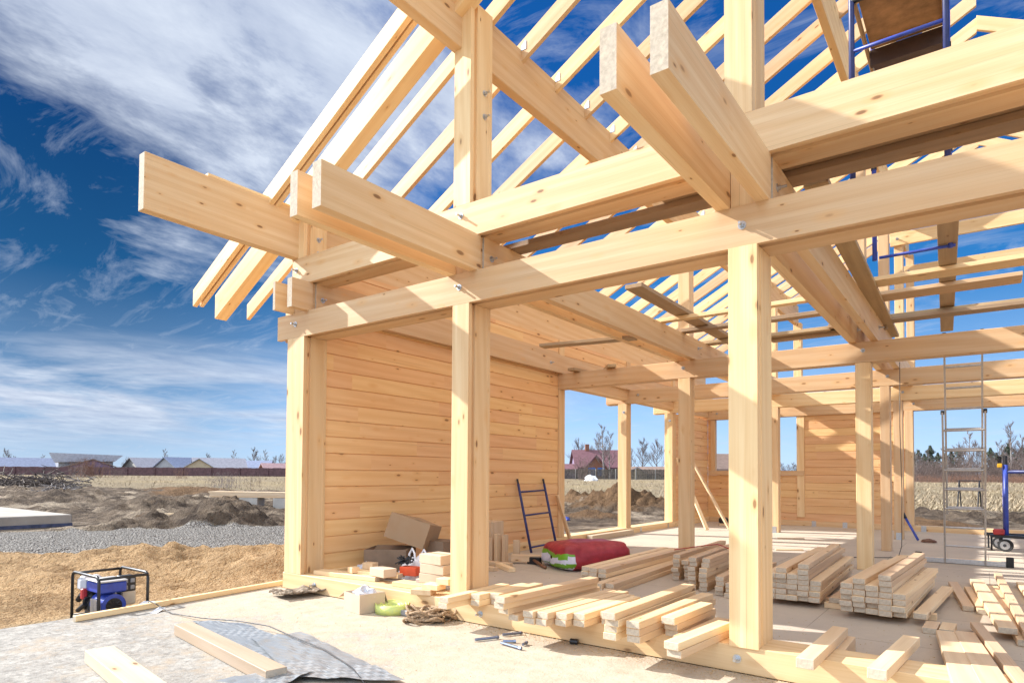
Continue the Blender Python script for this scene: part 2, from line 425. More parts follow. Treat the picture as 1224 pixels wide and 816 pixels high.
for y in (7.25, 7.75, 8.6, 10.1):
    bm = box(BM(), .031, .035, y-.035, y+.035, FLOOR, -.01); box(bm, .031, .09, y-.035, y+.035, FLOOR, FLOOR+.004)
    obj('steel_bracket', bm, STEEL, ss)
structure(obj('floor', box(BM(), .035, 9.9, .325, 12.89, -.19, FLOOR), None or CONC))
# ------------------------------------------------------------------ loose boards lying on the paired beams overhead
def xboard(x0, x1, y, z, w, t, label, mat, deg=0.):
    bm = box(BM(), 0, x1-x0, -w/2, w/2, 0, t, .003)
    o = obj('scaffold_board', bm, mat, None, (x0, y, z), (0, 0, R(deg)))
    return tag(o, label, 'board', 'boards laid on the ceiling beams')
zb = ZT+.002
xboard(2.39, 8.2, .57, zb, .19, .05, 'long dark weathered board laid across the beams just behind the front wall', OLDX)
xboard(4.03, 8.2, .53, zb+.052, .19, .05, 'shorter dark weathered board on top of the long one behind the front wall', OLDX)
xboard(5.02, 8.0, 3.88, zb+.05, .30, .045, 'pale wide board over the right bay beside the scaffold, nearest of the right-hand ones', WX)
xboard(4.99, 6.42, 4.58, zb+.05, .36, .045, 'pale board over the right bay whose sawn end hangs free', WX)
xboard(4.30, 8.0, 5.75, zb, .24, .048, 'dark topped board over the right bay near the second row of posts', OLDX)
xboard(4.35, 8.0, 5.80, zb+.05, .22, .045, 'thin brown board stacked on the dark topped one over the right bay', OLDX, .4)
xboard(2.42, 4.98, 4.02, zb, .12, .05, 'clean pale board bridging the two pairs of beams in the middle bay', WX)
xboard(2.41, 4.96, 4.80, zb, .17, .05, 'grey mossy board bridging the middle bay behind the clean pale one', OLDX)
xboard(2.42, 4.99, 5.85, zb, .2, .05, 'dark board bridging the middle bay over the second row of posts', OLDX)
xboard(3.45, 4.99, 5.98, zb-.05, .12, .045, 'short brown board hanging just under the dark one in the middle bay', OLDX)
def yboard(x, y0, y1, z, w, t, label, deg=0., mat=None):
    bm = box(BM(), -w/2, w/2, 0, y1-y0, 0, t, .003)
    return tag(obj('scaffold_board', bm, mat or OLDY, None, (x, y0, z), (0, 0, -R(deg))), label, 'board', 'boards laid on the ceiling beams')
yboard(2.81, 2.45, 6.3, zb+.056, .21, .05, 'brown board lying front to back in the middle bay with its rough end towards us', -.5)
yboard(5.10, .7, 6.9, zb-.001, .165, .045, 'board lying front to back beside the right pair of beams under the scaffold', -1.2)
yboard(5.88, 1.2, 7.4, zb+.10, .16, .03, 'single board lying front to back right of the scaffold above the ladder', -2.3)
xboard(1.03, 2.39, 3.2, ZM+.003, .18, .04, 'short dark board reaching from the left beam pair towards the siding', OLDX, 10)
for (x, y, l, d, lab) in ((.35, 5.12, .5, 4, 'board offcut poking over the cross beam beside the wall corner'), (1.1, 5.2, .45, -38, 'dark offcut lying skewed on the cross beam of the left bay')):
    tag(obj('offcut', box(BM(), -.07, .07, 0, l, 0, .05, .003), OLDY, None, (x, y, ZM+.002), (0, 0, -R(d))), lab, 'offcut')

# ------------------------------------------------------------------ planks stacked on the front sill
GRP = 'short planks stacked across the front sill'
def pile(x, y, L, deg, n, place, dy=(), z=.001, mat=None, dx=(), Ls=()):
    names = {1: ('single',), 2: ('lower', 'upper'), 3: ('bottom', 'middle', 'top'), 4: ('bottom', 'second lowest', 'second highest', 'topmost')}[n]
    for k in range(n):
        plank(x+(dx[k] if k < len(dx) else rnd.uniform(-.006, .006)), y+(dy[k] if k < len(dy) else rnd.uniform(-.02, .02)), z+k*.0495,
              (Ls[k] if k < len(Ls) else L+rnd.choice((0, 0, -.04))), f'{names[k]} pale plank of {place}', GRP, deg=deg+rnd.uniform(-.5, .5), mat=mat or FRESH)
FRESH = wood('fresh_plank', 1, (.82, .63, .38), (.69, .475, .255), .55, tint=.22)
FRESHZ = wood('fresh_offcut', 2, (.70, .54, .36), (.58, .42, .25), .35, tint=.12)
FRESHX = wood('fresh_beam_x', 0, (.74, .58, .40), (.62, .45, .28), .3, tint=.1)
pile(2.456, -.36, .85, 0, 2, 'the pair touching the right side of the middle front post', (0, .0), dx=(-.008, .006))
pile(2.575, -.10, .75, 2, 2, 'the short pair second from the middle front post', (.0, .01))
pile(2.69, .05, .72, 0, 2, 'the short pair third from the middle front post')
pile(3.13, -.40, 1.28, 4, 4, 'the tall stack right of the short pairs', (.06, .02, -.05, -.07), dx=(.03, -.035, -.025, 0))
pile(3.317, -.355, 1.2, 4, 2, 'the wide row, first from its left', (.0, -.01))
pile(3.421, -.345, 1.18, 3.5, 2, 'the wide row, second from its left', (.0, .01))
pile(3.545, -.27, 1.0, 3, 2, 'the wide row, third from its left', (.0, .0))
pile(3.656, -.20, .88, 2, 2, 'the wide row, fourth from its left', (0, .0))
pile(3.80, -.03, .5, 0, 2, 'the hidden pair tucked behind the tall narrow stack')
pile(4.033, -.42, 1.44, 0, 4, 'the tall narrow stack in the middle of the sill', (.02, .03, .0, -.035), dx=(-.02, -.018, .008, 0))
pile(4.172, -.365, 1.36, 2, 3, 'the stack right of the tall narrow one', (-.0, -.01, -.02), dx=(0, .0, .004))
pile(4.315, -.10, .68, 2.4, 3, 'the short stack near the right front post', (.05, .03, -.03))
pile(4.428, -.2, .74, 3, 1, 'a flat layer beside the right front post', (0,))
pile(4.512, -.53, .78, 5.2, 2, 'the pair leaning against the right front post', (-.0, -.02), dx=(.01, 0))
tag(plank(5.215, -.29, .003, 1.0, 'pale plank block lying across the sill right of the right front post', GRP, deg=1.2, t=.06, mat=LUM), 'pale plank block lying across the sill right of the right front post', 'plank')
plank(5.575, -.26, .003, .98, 'pale plank block across the sill farther from the right front post', GRP, deg=5, t=.06, mat=LUM)
plank(5.30, .34, FLOOR+.001, .42, 'short upright offcut propping the plank block behind the sill', GRP, deg=0, w=.05, t=.11, mat=LUM)

# ------------------------------------------------------------------ piles on the floor
def block(x, y, deg, cols, L, gname, where, z0, step=.099):
    """columns of planks side by side, each column a number of layers"""
    a = R(deg); ux, uy = math.cos(a), -math.sin(a)
    ordn = ('first', 'second', 'third', 'fourth', 'fifth', 'sixth', 'seventh', 'eighth')
    for c, n in enumerate(cols):
        for k in range(n):
            jy = rnd.uniform(-.035, .035)
            px, py = x+ux*step*c+math.sin(a)*jy, y+uy*step*c+math.cos(a)*jy
            lay = 'bottom layer' if k == 0 else ('top layer' if k == n-1 else ordn[k]+' layer')
            plank(px+rnd.uniform(-.004, .004), py, z0+k*.0495, L+rnd.choice((0, 0, .05, -.05)), f'plank in {where}, {ordn[c]} column from its left, {lay}', gname, deg=deg+rnd.uniform(-.7, .7))
block(5.08, 1.96, 3, (5, 6, 5, 7, 4), 2.05, 'planks of the right floor stack', 'the right floor stack', FLOOR+.055)
plank(5.62, 2.0, FLOOR+.055, 1.75, 'lone plank lying beside the right floor stack on its bearer', 'planks of the right floor stack', deg=4)
block(4.38, 2.2, -2, (5, 6, 5, 7, 4), 2.3, 'planks of the left floor stack', 'the left floor stack', FLOOR+.055)
plank(4.93, 2.3, FLOOR+.055, 1.9, 'lone plank lying beside the left floor stack on its bearer', 'planks of the left floor stack', deg=1)
for (x, y, l, lab) in ((5.28, 2.35, .88, 'bearer under the right floor stack sticking out on its right side'), (4.62, 2.55, .82, 'bearer under the floor stack next to the right front post')):
    tag(obj('bearer', box(BM(), -l/2, l/2, -.05, .05, 0, .052, .003), LUMX, None, (x, y, FLOOR+.001)), lab, 'bearer')
plank(5.70, 1.72, FLOOR+.001, .3, 'left of two small offcuts on the floor before the right floor stack', 'small offcuts on the floor', deg=2)
plank(5.81, 1.74, FLOOR+.001, .3, 'right of two small offcuts on the floor before the right floor stack', 'small offcuts on the floor', deg=2)
block(2.44, 2.0, -2, (4, 4, 4), 2.5, 'long planks behind the sill', 'the long floor bundle', FLOOR+.002, .112)
block(2.80, 1.66, -3, (2, 2), 2.4, 'long planks behind the sill', 'the low row beside the bundle', FLOOR+.002, .11)
for (x, y, n, w) in ((3.13, 2.95, 6, 'first'), (3.27, 2.92, 5, 'second'), (3.50, 2.47, 7, 'third'), (3.655, 2.42, 7, 'fourth'), (3.86, 2.24, 4, 'fifth'), (3.975, 2.2, 3, 'sixth')):
    for k in range(n):
        lay = 'bottom' if k == 0 else ('top' if k == n-1 else ('', 'second', 'third', 'fourth', 'fifth', 'sixth')[k]+' layer')
        plank(x+rnd.uniform(-.012, .012), y+rnd.uniform(-.05, .05), FLOOR+.002+k*.0495, 2.0, f'plank in the stepped floor pile, {w} column from its left, {lay}', 'planks of the stepped floor pile', w=.085, deg=-3+rnd.uniform(-1.2, 1.2))
# boards at the right-hand edge
GR = 'boards at the right edge of the floor'
for (x, y, L, w, d, z, p, lab) in (
    (6.035, -.85, 2.5, .13, -5.1, .035, -3.2, 'wide pale board sloping over the sill at the right edge, left one of the trio'),
    (6.155, -.75, 2.45, .132, -5.4, .035, -3.2, 'wide pale board sloping over the sill at the right edge, middle one of the trio'),
    (6.30, -.75, 2.85, .075, -6.2, .035, -2.6, 'narrow pale strip beside the wide boards sloping over the sill'),
    (6.19, 1.82, 2.7, .12, -4.5, FLOOR+.055, 0, 'thick board resting on another one at the right edge of the floor'),
    (6.29, 1.70, 2.8, .10, -3.5, FLOOR+.002, 0, 'board lying flat under the thick one at the right edge'),
    (6.315, 1.66, 3.6, .07, -2.2, FLOOR+.055, 0, 'long narrow board right of the thick one on the floor'),
    (6.52, 2.0, 3.0, .10, -2.5, FLOOR+.002, 0, 'plank with its end cut by the right picture edge'),
    (5.93, 2.95, 1.6, .09, -6, FLOOR+.002, 0, 'short loose plank on the bare floor right of the right stack, first of three'),
    (6.03, 2.85, 1.4, .07, -5, FLOOR+.002, 0, 'short loose strip on the bare floor right of the right stack, middle of three'),
    (6.13, 2.9, 1.9, .10, -5, FLOOR+.002, 0, 'short loose plank on the bare floor before the ladder foot, last of three')):
    plank(x, y, z, L, lab, GR, w=w, deg=d, pitch=p)
# boards and strips farther in
for (x, y, l, d, lab) in ((2.77, 9.0, .5, 60, 'thin strip lying on the sunny floor behind the right front post'), (3.25, 6.9, .45, 58, 'thin strip on the sunny floor nearer the second row of posts'),
                          (4.95, 7.3, 1.3, 85, 'thin lath lying on the floor beside the third row post')):
    plank(x, y, FLOOR+.002, l, lab, 'thin strips on the floor', w=.06, t=.02, deg=d)
plank(.12, 6.2, FLOOR+.002, 1.75, 'brown timber lying along the left sill behind the red bag', None, w=.12, t=.1, deg=0, mat=OLDTOP, name='timber', cat='timber')
# leaning boards
def leaner(p0, p1, w, t, label):
    p0, p1 = Vector(p0), Vector(p1); d = p1-p0; L = d.length
    bm = box(BM(), -w/2, w/2, 0, L, -t/2, t/2, .003)
    o = obj('leaning_board', bm, FRESH, None, p0); q = d.to_track_quat('Y', 'Z'); o.rotation_mode = 'QUATERNION'; o.rotation_quaternion = q
    return tag(o, label, 'board')
leaner((1.35, 10.47, FLOOR+.02), (.05, 10.72, 2.07), .09, .04, 'long pale brace board leaning from the sunny floor up to the far window post')
leaner((1.03, 9.92, FLOOR+.02), (.05, 10.60, 1.55), .09, .04, 'second pale brace board leaning beside the longer one')
leaner((.17, 5.45, FLOOR+.02), (.035, 5.18, .76), .09, .035, 'short pale board leaning at the corner next to the blue frame')
# ------------------------------------------------------------------ things by the wall and before the sill
def pipe_frame():
    t = empty('scaffold_end_frame', (.31, 4.38, FLOOR), 'dark blue tubular end frame leaning against the left siding wall', 'scaffold frame')
    for y in (-.37, .38):
        a = Vector((0, y, 0)); b = Vector((-.305, y+.03, 1.16))
        o = obj('upright', tube(BM(), [a, a.lerp(b, .93)], .021, 10), NAVY, t, smooth=True)
        obj('spigot', tube(BM(), [a.lerp(b, .93), b], .017, 8), DARKST, o)
    for f in (.07, .5, .82):
        a = Vector((-.305*f, -.37+.03*f, 1.16*f)); b = Vector((-.305*f, .38+.03*f, 1.16*f+.02)); obj('rung', tube(BM(), [a, b], .015, 8), NAVY, t, smooth=True)
pipe_frame()
# insulation bag
def bag():
    t = empty('insulation_bag', (1.74, 3.22, FLOOR), 'bulging red plastic bag with lime green bands and a pale side on the floor', 'bag', rz=R(-32.6))
    bm = BM(); L, W, Hh = 1.02, .86, .34; nx, ny = 44, 44; ring = []
    for j in range(nx+1):
        th = math.pi*j/nx; yy = -math.cos(th); yy = math.copysign(abs(yy)**.45, yy); e = max(math.sin(th), 1e-3)**.32; yy *= L/2
        row = []
        for i in range(ny):
            a = 2*math.pi*i/ny; ca, sa = math.cos(a), math.sin(a)
            xx = math.copysign(abs(ca)**.45, ca)*W/2*e; zz = math.copysign(abs(sa)**.6, sa)*Hh/2*e*(1.18 if sa > 0 else .85)
            w = mn.noise((xx*4, yy*4, zz*6))*.028+mn.noise((xx*11, yy*9, zz*14))*.013
            v = Vector((xx+w, yy+w, max(zz+w, -Hh*.4)))
            v.z += .03*math.exp(-((xx-.05)/.3)**2-((yy-.05)/.35)**2)
            row.append(bm.verts.new(v+Vector((0, 0, Hh*.42))))
        ring.append(row)
    for j in range(nx):
        for i in range(ny): bm.faces.new((ring[j][i], ring[j][(i+1) % ny], ring[j+1][(i+1) % ny], ring[j+1][i]))
    bmesh.ops.remove_doubles(bm, verts=bm.verts, dist=.0008)
    for f in bm.faces:
        c = f.calc_center_median()
        if c.y < -L*.34:
            q = c.z/Hh+.05*math.sin(c.x*9); f.material_index = 0 if q > .66 else 1 if q > .5 else 2 if q > .24+.08*math.sin(c.x*7) else 1 if q > .13 else 2
    obj('film_cover', bm, [REDF, GREENF, LILAC], t, smooth=True)
    obj('end_flap', box(BM(), .1, .34, L/2-.03, L/2+.12, .15, .165, .004), GREENF, t)
bag()
# club hammer
t = empty('club_hammer', (1.02, 3.0, FLOOR), 'club hammer with dark head and brown handle lying near the red bag', 'hammer', rz=R(0))
obj('head', box(BM(), -.05, .14, -.05, .05, .002, .10, .008), DARKST, t)
hb = BM(); tube(hb, [(.04, -.02, .06), (.30, -.20, .024), (.42, -.30, .022)], .021, 10); obj('handle', hb, plain('brown_handle', (.23, .10, .05), .5, var=.2, scale=20), t, smooth=True)
# offcuts behind the middle front post
og = 'sawn offcuts heaped behind the middle front post'
q = 0
for (x, y, z, sx, sy, sz, rz, lab) in (
    (.46, 2.78, 0, .09, .05, .33, 8, 'upright offcut at the left of the block group by the siding'), (.52, 2.90, 0, .09, .05, .33, 4, 'upright offcut second in the block group by the siding'),
    (.57, 2.80, 0, .05, .09, .40, 0, 'tallest upright offcut standing in the block group'), (.66, 2.86, 0, .05, .09, .39, 5, 'upright offcut right of the tallest one'),
    (.70, 3.08, 0, .09, .06, .30, 20, 'upright offcut at the right end of the block group'), (.20, 3.05, .0, .35, .3, .55, 3, 'big pale timber block against the siding behind the upright offcuts'),
    (.70, 2.55, 0, .55, .10, .05, 6, 'flat offcut lying before the upright blocks'), (.96, 2.98, .03, .45, .10, .09, 28, 'sloping offcut leaning behind the hammer'),
    (1.05, 2.35, 0, .5, .09, .05, -32, 'offcut lying askew on the floor nearer the sill'), (.95, 2.15, 0, .2, .1, .05, 0, 'small offcut on the floor close behind the middle front post')):
    tag(obj('offcut', box(BM(), -sx/2, sx/2, -sy/2, sy/2, 0, sz, .003), FRESHZ if sz > .2 else LUMX, None, (x, y, FLOOR+.001+z), (0, 0, R(rz))), lab, 'offcut', og)
# cardboard boxes
def carton(loc, dims, rz, mat, label, rx=0., ry=0., flaps=(), tape=True):
    sx, sy, sz = dims
    t = empty('cardboard_box', loc, label, 'box', 'cardboard boxes'); t.rotation_euler = (R(rx), R(ry), R(rz))
    th = .006; bm = BM()
    box(bm, -sx/2, sx/2, -sy/2, sy/2, 0, th); box(bm, -sx/2, sx/2, -sy/2, -sy/2+th, th, sz); box(bm, -sx/2, sx/2, sy/2-th, sy/2, th, sz)
    box(bm, -sx/2, -sx/2+th, -sy/2+th, sy/2-th, th, sz); box(bm, sx/2-th, sx/2, -sy/2+th, sy/2-th, th, sz)
    obj('carton', bm, mat, t)
    for (side, ang_, ln) in flaps:
        a = R(ang_); M = {'-y': Matrix.Translation((0, -sy/2, sz)) @ Matrix.Rotation(-a, 4, 'X'), '+y': Matrix.Translation((0, sy/2, sz)) @ Matrix.Rotation(math.pi, 4, 'Z') @ Matrix.Rotation(-a, 4, 'X'),
             '-x': Matrix.Translation((-sx/2, 0, sz)) @ Matrix.Rotation(-math.pi/2, 4, 'Z') @ Matrix.Rotation(-a, 4, 'X'), '+x': Matrix.Translation((sx/2, 0, sz)) @ Matrix.Rotation(math.pi/2, 4, 'Z') @ Matrix.Rotation(-a, 4, 'X')}[side]
        w = (sx if 'y' in side else sy)/2-.004
        obj('flap', box(BM(), -w, w, 0, ln, 0, th*.8, 0, M), mat, t)       # 0 = folded shut, 90 = upright, 180+ = hanging out
    return t
carton((.31, 1.04, FLOOR+.002), (.50, .50, .34), 32, CARDD, 'brown open carton lying at the bottom of the heap by the siding', flaps=(('-y', 22, .3), ('+x', 12, .24), ('+y', 20, .2)))
carton((.42, 1.24, .27), (.52, .42, .30), 22, CARD, 'brown carton tipped on top of the lower one by the siding', rx=-8, ry=16, flaps=(('+x', -4, .3), ('-x', 5, .2), ('-y', 4, .2), ('+y', 4, .2)))
carton((.74, 1.46, FLOOR+.002), (.30, .30, .42), 5, CARDD, 'small dark carton at the right of the heap by the siding', flaps=(('-y', 3, .15), ('+y', 3, .15)))
ob = carton((1.33, -.23, TERR+.002), (.29, .27, .175), -10, CARDP, 'open pale carton full of crumpled film on the ground before the sill', flaps=(('+y', 110, .12), ('+x', 58, .13), ('-x', 150, .13)))
def crumple(name, sx, sy, sz, seed, mat, parent=None, loc=(0, 0, 0), sub=3, amp=.35, sq=1.):
    bm = BM(); bmesh.ops.create_icosphere(bm, subdivisions=sub, radius=1.)
    for v in bm.verts:
        d = v.co.normalized(); k = 1+amp*mn.noise(d*2.3+Vector((seed, 0, 0)))+amp*.5*mn.noise(d*5.1+Vector((0, seed, 0)))
        v.co = Vector((d.x*sx*k, d.y*sy*k, max(-.05*sz, d.z*sz*k)))
    return obj(name, bm, mat, parent, loc)
FILM = plain('crumpled_film', (.66, .67, .72), .3, var=.18, scale=30, bump=.4)
crumple('film_wad', .12, .11, .11, 3, FILM, ob, (0, 0, .11), amp=.5)
tag(crumple('plastic_bag', .13, .10, .10, 9, FILM, None, (.42, .58, .002), amp=.5), 'crumpled pale lilac plastic bag on the boards beside the corner post', 'plastic bag')
def carrier():
    t = empty('carrier_bag', (1.05, .75, -.02), 'white plastic carrier bag with loop handles slumped before the cartons', 'plastic bag')
    crumple('bag_body', .23, .16, .20, 21, WHITEP, t, amp=.6)
    for dx in (-.08, .1):
        obj('handle', tube(BM(), [(dx-.05, 0, .10), (dx-.045, .0, .25), (dx-.01, .01, .31), (dx+.035, 0, .26), (dx+.06, 0, .08)], .013, 6), WHITEP, t, smooth=True)
carrier()
tag(obj('carton_tray', box(BM(), -.10, .10, -.06, .06, 0, .09, .004), ORANGE, None, (1.20, .50, .052), (0, 0, R(12))), 'small orange red carton between the white bag and the pale box', 'carton')
crump = BM()
for k in range(14):
    c = Vector((rnd.uniform(-.07, .07), rnd.uniform(-.05, .05), 0)); tube(crump, [c+Vector((rnd.uniform(-.07, .07), rnd.uniform(-.05, .05), rnd.uniform(.01, .10))) for _ in range(4)], .008, 5)
tag(obj('cable_tangle', crump, BLACKP, None, (1.10, .52, .14)), 'black tangle of cable on top of the orange red carton', 'cable')
tag(obj('carton', box(BM(), -.13, .13, -.08, .08, 0, .085, .004), CARDP, None, (1.02, .28, .052), (0, 0, R(-8))), 'closed pale carton lying on the sill boards behind the open carton', 'box')
tag(crumple('film_scrap', .09, .07, .05, 31, LILAC, None, (1.40, .72, -.05), amp=.6), 'scrap of lilac film beside the white bag', 'film scrap')
# boards lying on the sill beside the corner post
for (x, y, z, L, w, d, lab) in ((.10, .17, .002, .9, .16, 84, 'board lying along the sill right of the corner post'), (.55, .30, .03, .62, .13, 80, 'short board overlapping the one along the sill'),
                               (1.32, .2, .002, .55, .16, 86, 'board lying along the sill left of the stacked small cartons')):
    plank(x, y, z, L, lab, 'boards lying along the sill', w=w, t=.045, deg=d, mat=FRESH)
for (x, y, z, sx, sy, sz, rz, lab) in ((.66, .42, .075, .14, .10, .07, 10, 'small wood block on the sill boards beside the lilac bag'), (.60, .24, .05, .10, .09, .06, -12, 'smaller wood block in front of the other on the sill boards'),
                                   (1.86, .02, .0, .20, .14, .05, 20, 'lowest of the three wood pieces before the middle front post'), (1.95, .06, .05, .18, .14, .05, 8, 'middle one of the three wood pieces before the middle front post'), (2.06, .11, .10, .14, .12, .055, 5, 'top one of the three wood pieces before the middle front post')):
    tag(obj('wood_block', box(BM(), -sx/2, sx/2, -sy/2, sy/2, 0, sz, .003), FRESH, None, (x, y, z+.002), (0, 0, R(rz))), lab, 'wood block')
for k, lab in enumerate(('bottom one of the three small cartons left of the middle front post', 'middle one of the three small cartons left of the middle front post', 'top one of the three small cartons left of the middle front post')):
    t = empty('small_carton', (1.76+.01*k-.02*(k == 2), .34, .062+.092*k), lab, 'box', 'small cartons left of the middle front post', R((6, 2, -3)[k]))
    obj('carton', box(BM(), -.15, .15, -.13, .13, 0, .089, .003), CARDP, t); obj('closing_tape', box(BM(), -.151, .151, -.02, .02, .0885, .0898), CARD, t)
tag(obj('brick', box(BM(), -.12, .12, -.06, .06, 0, .082, .004), plain('pale_brick', (.5, .42, .36), .85, var=.12, scale=20, bump=.3), None, (1.66, .30, .003), (0, 0, R(8))), 'pale brick under the small cartons left of the middle front post', 'brick')
# strap coil
def coil():
    t = empty('strap_coil', (1.60, -.12, TERR), 'flat coil of lime yellow lifting strap on the ground before the sill', 'strap')
    bm = BM(); n = 180; turns = 6; A = []; B = []
    for i in range(n+1):
        a = 2*math.pi*turns*i/n; r = .055+.115*i/n; hz = .085-.02*(1-i/n)+.006*math.sin(i*.9)
        A.append(bm.verts.new((r*math.cos(a), r*math.sin(a), .003))); B.append(bm.verts.new((r*math.cos(a), r*math.sin(a), hz)))
    for i in range(n): bm.faces.new((A[i], A[i+1], B[i+1], B[i]))
    o = obj('webbing', bm, YGREEN, t, smooth=True); md = o.modifiers.new('thick', 'SOLIDIFY'); md.thickness = .009
    obj('tail_end', box(BM(), .15, .24, -.05, .02, .002, .05, .006), plain('grey_webbing', (.38, .36, .34), .8), t)
coil()
def rope_coil():
    bm = BM(); rr = random.Random(5)
    for s in range(17):
        cx = rr.uniform(-.10, .10); cy = rr.uniform(-.05, .05); ax = rr.uniform(.10, .17); ay = rr.uniform(.05, .10); ph = rr.uniform(-.6, .6); z0 = .014+.006*s*rr.uniform(.4, 1)
        pts = []
        for i in range(27):
            a = 2*math.pi*i/26; x = cx+ax*math.cos(a); y = cy+ay*math.sin(a)
            pts.append((x*math.cos(ph)-y*math.sin(ph), x*math.sin(ph)+y*math.cos(ph), z0+.018*math.sin(a*2+s)+.012*math.cos(a*3+s*2)+.01))
        tube(bm, pts, .012, 6, cap=False)
    return tag(obj('rope', bm, ROPE, None, (2.15, -.17, TERR), (0, 0, R(38)), smooth=True), 'brown hemp rope in a loose heap on the ground at the foot of the sill', 'rope')
rope_coil()
def sack():
    bm = BM(); n = 22; V = []
    for i in range(n+1):
        row = []
        for j in range(n+1):
            x = (i/n-.5)*.36; y = (j/n-.5)*.50
            z = .02+.05*abs(mn.noise((x*7, y*5, 1.3)))+.05*abs(mn.noise((x*15, y*13, 4.)))+.03*(i/n)
            row.append(bm.verts.new((x+.03*mn.noise((y*9, x*3, 0)), y+.03*mn.noise((x*9, y*3, 5)), z)))
        V.append(row)
    for i in range(n):
        for j in range(n): bm.faces.new((V[i][j], V[i+1][j], V[i+1][j+1], V[i][j+1]))
    o = obj('paper_sack', bm, SACK, None, (.22, -.17, TERR+.004), (0, 0, R(-14))); md = o.modifiers.new('thick', 'SOLIDIFY'); md.thickness = .012
    tag(o, 'crumpled grey brown paper sack on the ground at the foot of the corner post', 'paper sack')
sack()
# bolts and fasteners dropped on the ground
for (x, y, d, l, lab) in ((2.93, -.37, -28, .20, 'left one of the loose steel studs on the sandy ground'), (3.0, -.13, -30, .17, 'upper one of the loose steel studs, half under the shadow'), (3.12, -.33, -55, .10, 'short thick stud between the others on the ground'),
                          (3.2, -.42, -100, .22, 'long stud lying across the front of the loose studs'), (3.25, -.31, 10, .07, 'small bolt at the right of the loose studs')):
    bm = tube(BM(), [(0, -l/2, .012), (0, l/2, .012)], .011, 8); tube(bm, [(0, l/2-.02, .012), (0, l/2, .012)], .0135, 6)
    tag(obj('steel_stud', bm, plain('blued_steel', (.28, .33, .45), .35, .9, var=.1, scale=50), None, (x, y, TERR+.004), (0, 0, R(d)), smooth=False), lab, 'bolt', 'studs dropped on the ground')
tag(obj('rubber_knob', disc(BM(), (0, 0, 0), (1, .2, 0), .022, .06, 10), BLACKP, None, (3.5, -.06, TERR+.022)), 'small black plastic knob lying under the overhanging planks', 'knob')
# planks, membrane and cable on the terrace
plank(.885, -1.71, TERR+.003, 1.68, 'thick dusty plank on the terrace beside the grey membrane', 'dusty planks on the terrace', w=.135, t=.085, deg=98.5, mat=OLDTOP)
plank(1.17, -2.42, TERR+.003, 1.9, 'thick dusty plank in the front corner of the terrace', 'dusty planks on the terrace', w=.17, t=.085, deg=98, mat=OLDTOP)
tag(plank(-.255, -2.08, TERR+.003, 2.2, 'long squared timber laid along the left rim of the terrace', None, w=.05, t=.05, deg=-6.2, mat=FRESH, name='edge_timber', cat='timber'), 'long squared timber laid along the left rim of the terrace', 'timber')
def membrane():
    t = empty('roofing_membrane', (1.9, -1.6, TERR), 'crinkled grey plastic membrane with printed checks spread on the terrace', 'membrane')
    def sheet(pts, nm, zz, seed):
        bm = BM(); a, b, c, d = (Vector(p) for p in pts); n = 26; V = []
        for i in range(n+1):
            row = []
            for j in range(n+1):
                p = a.lerp(b, i/n).lerp(d.lerp(c, i/n), j/n); z = .012+.02*abs(mn.noise((p.x*4+seed, p.y*4, 0)))+.012*abs(mn.noise((p.x*11, p.y*11, seed)))
                row.append(bm.verts.new((p.x-1.9, p.y+1.6, zz+z)))
            V.append(row)
        for i in range(n):
            for j in range(n): bm.faces.new((V[i][j], V[i+1][j], V[i+1][j+1], V[i][j+1]))
        return obj(nm, bm, MEMB, t)
    sheet(((.55, -1.47), (2.42, -1.83), (2.75, -1.55), (1.0, -1.24)), 'long_fold', .0, 2)
    sheet(((1.5, -1.5), (2.6, -1.88), (3.2, -1.5), (1.66, -1.16)), 'wide_fold', .012, 6)
    sheet(((2.35, -2.25), (2.75, -2.1), (2.62, -1.75), (2.40, -1.86)), 'near_fold', .03, 9)
MEMB, nt, b = newmat('grey_membrane'); N = NT(nt); tc = N.n('TexCoord')
ck = N.n('TexChecker', i_Scale=22.); N.l(tc.outputs['Object'], ck.inputs[0]); ck.inputs[1].default_value = (.185, .20, .215, 1); ck.inputs[2].default_value = (.27, .285, .30, 1)
zn = N.noise(tc.outputs['Object'], 1.6, 1)
N.l(N.mix(N.math('GREATER_THAN', zn, .54), (.215, .23, .245), ck.outputs[0]), b.inputs['Base Color']); b.inputs['Roughness'].default_value = .32
N.l(N.bump(N.noise(tc.outputs['Object'], 14, 4), .3, .01), b.inputs['Normal'])
membrane()
cb = tube(BM(), [(-.5, -1.40, TERR-.03), (-.36, -1.42, TERR+.062), (-.26, -1.42, TERR+.06), (.08, -1.42, TERR+.008), (.58, -1.40, TERR+.03), (1.0, -1.30, TERR+.045), (1.37, -1.26, TERR+.05), (1.86, -1.36, TERR+.055), (2.3, -1.42, TERR+.05), (2.75, -1.55, TERR+.04), (3.1, -1.7, TERR+.01)], .0045, 6)
tag(obj('power_cable', cb, DARKST, None, smooth=True), 'dark power cable running from the generator across the membrane', 'cable')
rc = tube(BM(), [(2.3, 4.35, -.1), (2.35, 4.3, -.09), (2.6, 4.2, .09), (3.1, 4.0, .20), (3.4, 3.6, .27), (3.7, 3.2, .262), (4.0, 2.9, .1), (4.15, 2.8, -.1)], .007, 6)
tag(obj('power_cable', rc, REDP, None, smooth=True), 'thin red cable looped over the plank piles behind the right front post', 'cable')
for (x, y, s, lab) in ((-.12, -1.45, .07, 'white paper scrap held by the cable near the edge timber'), (-.42, -1.45, .11, 'white slip of paper leaning on the far side of the edge timber')):
    tag(obj('paper_scrap', box(BM(), -s/2, s/2, -s, s, 0, .003), WHITEP, None, (x, y, TERR+.012 if x > -.2 else TERR+.02), (R(10), 0, R(35))), lab, 'paper')
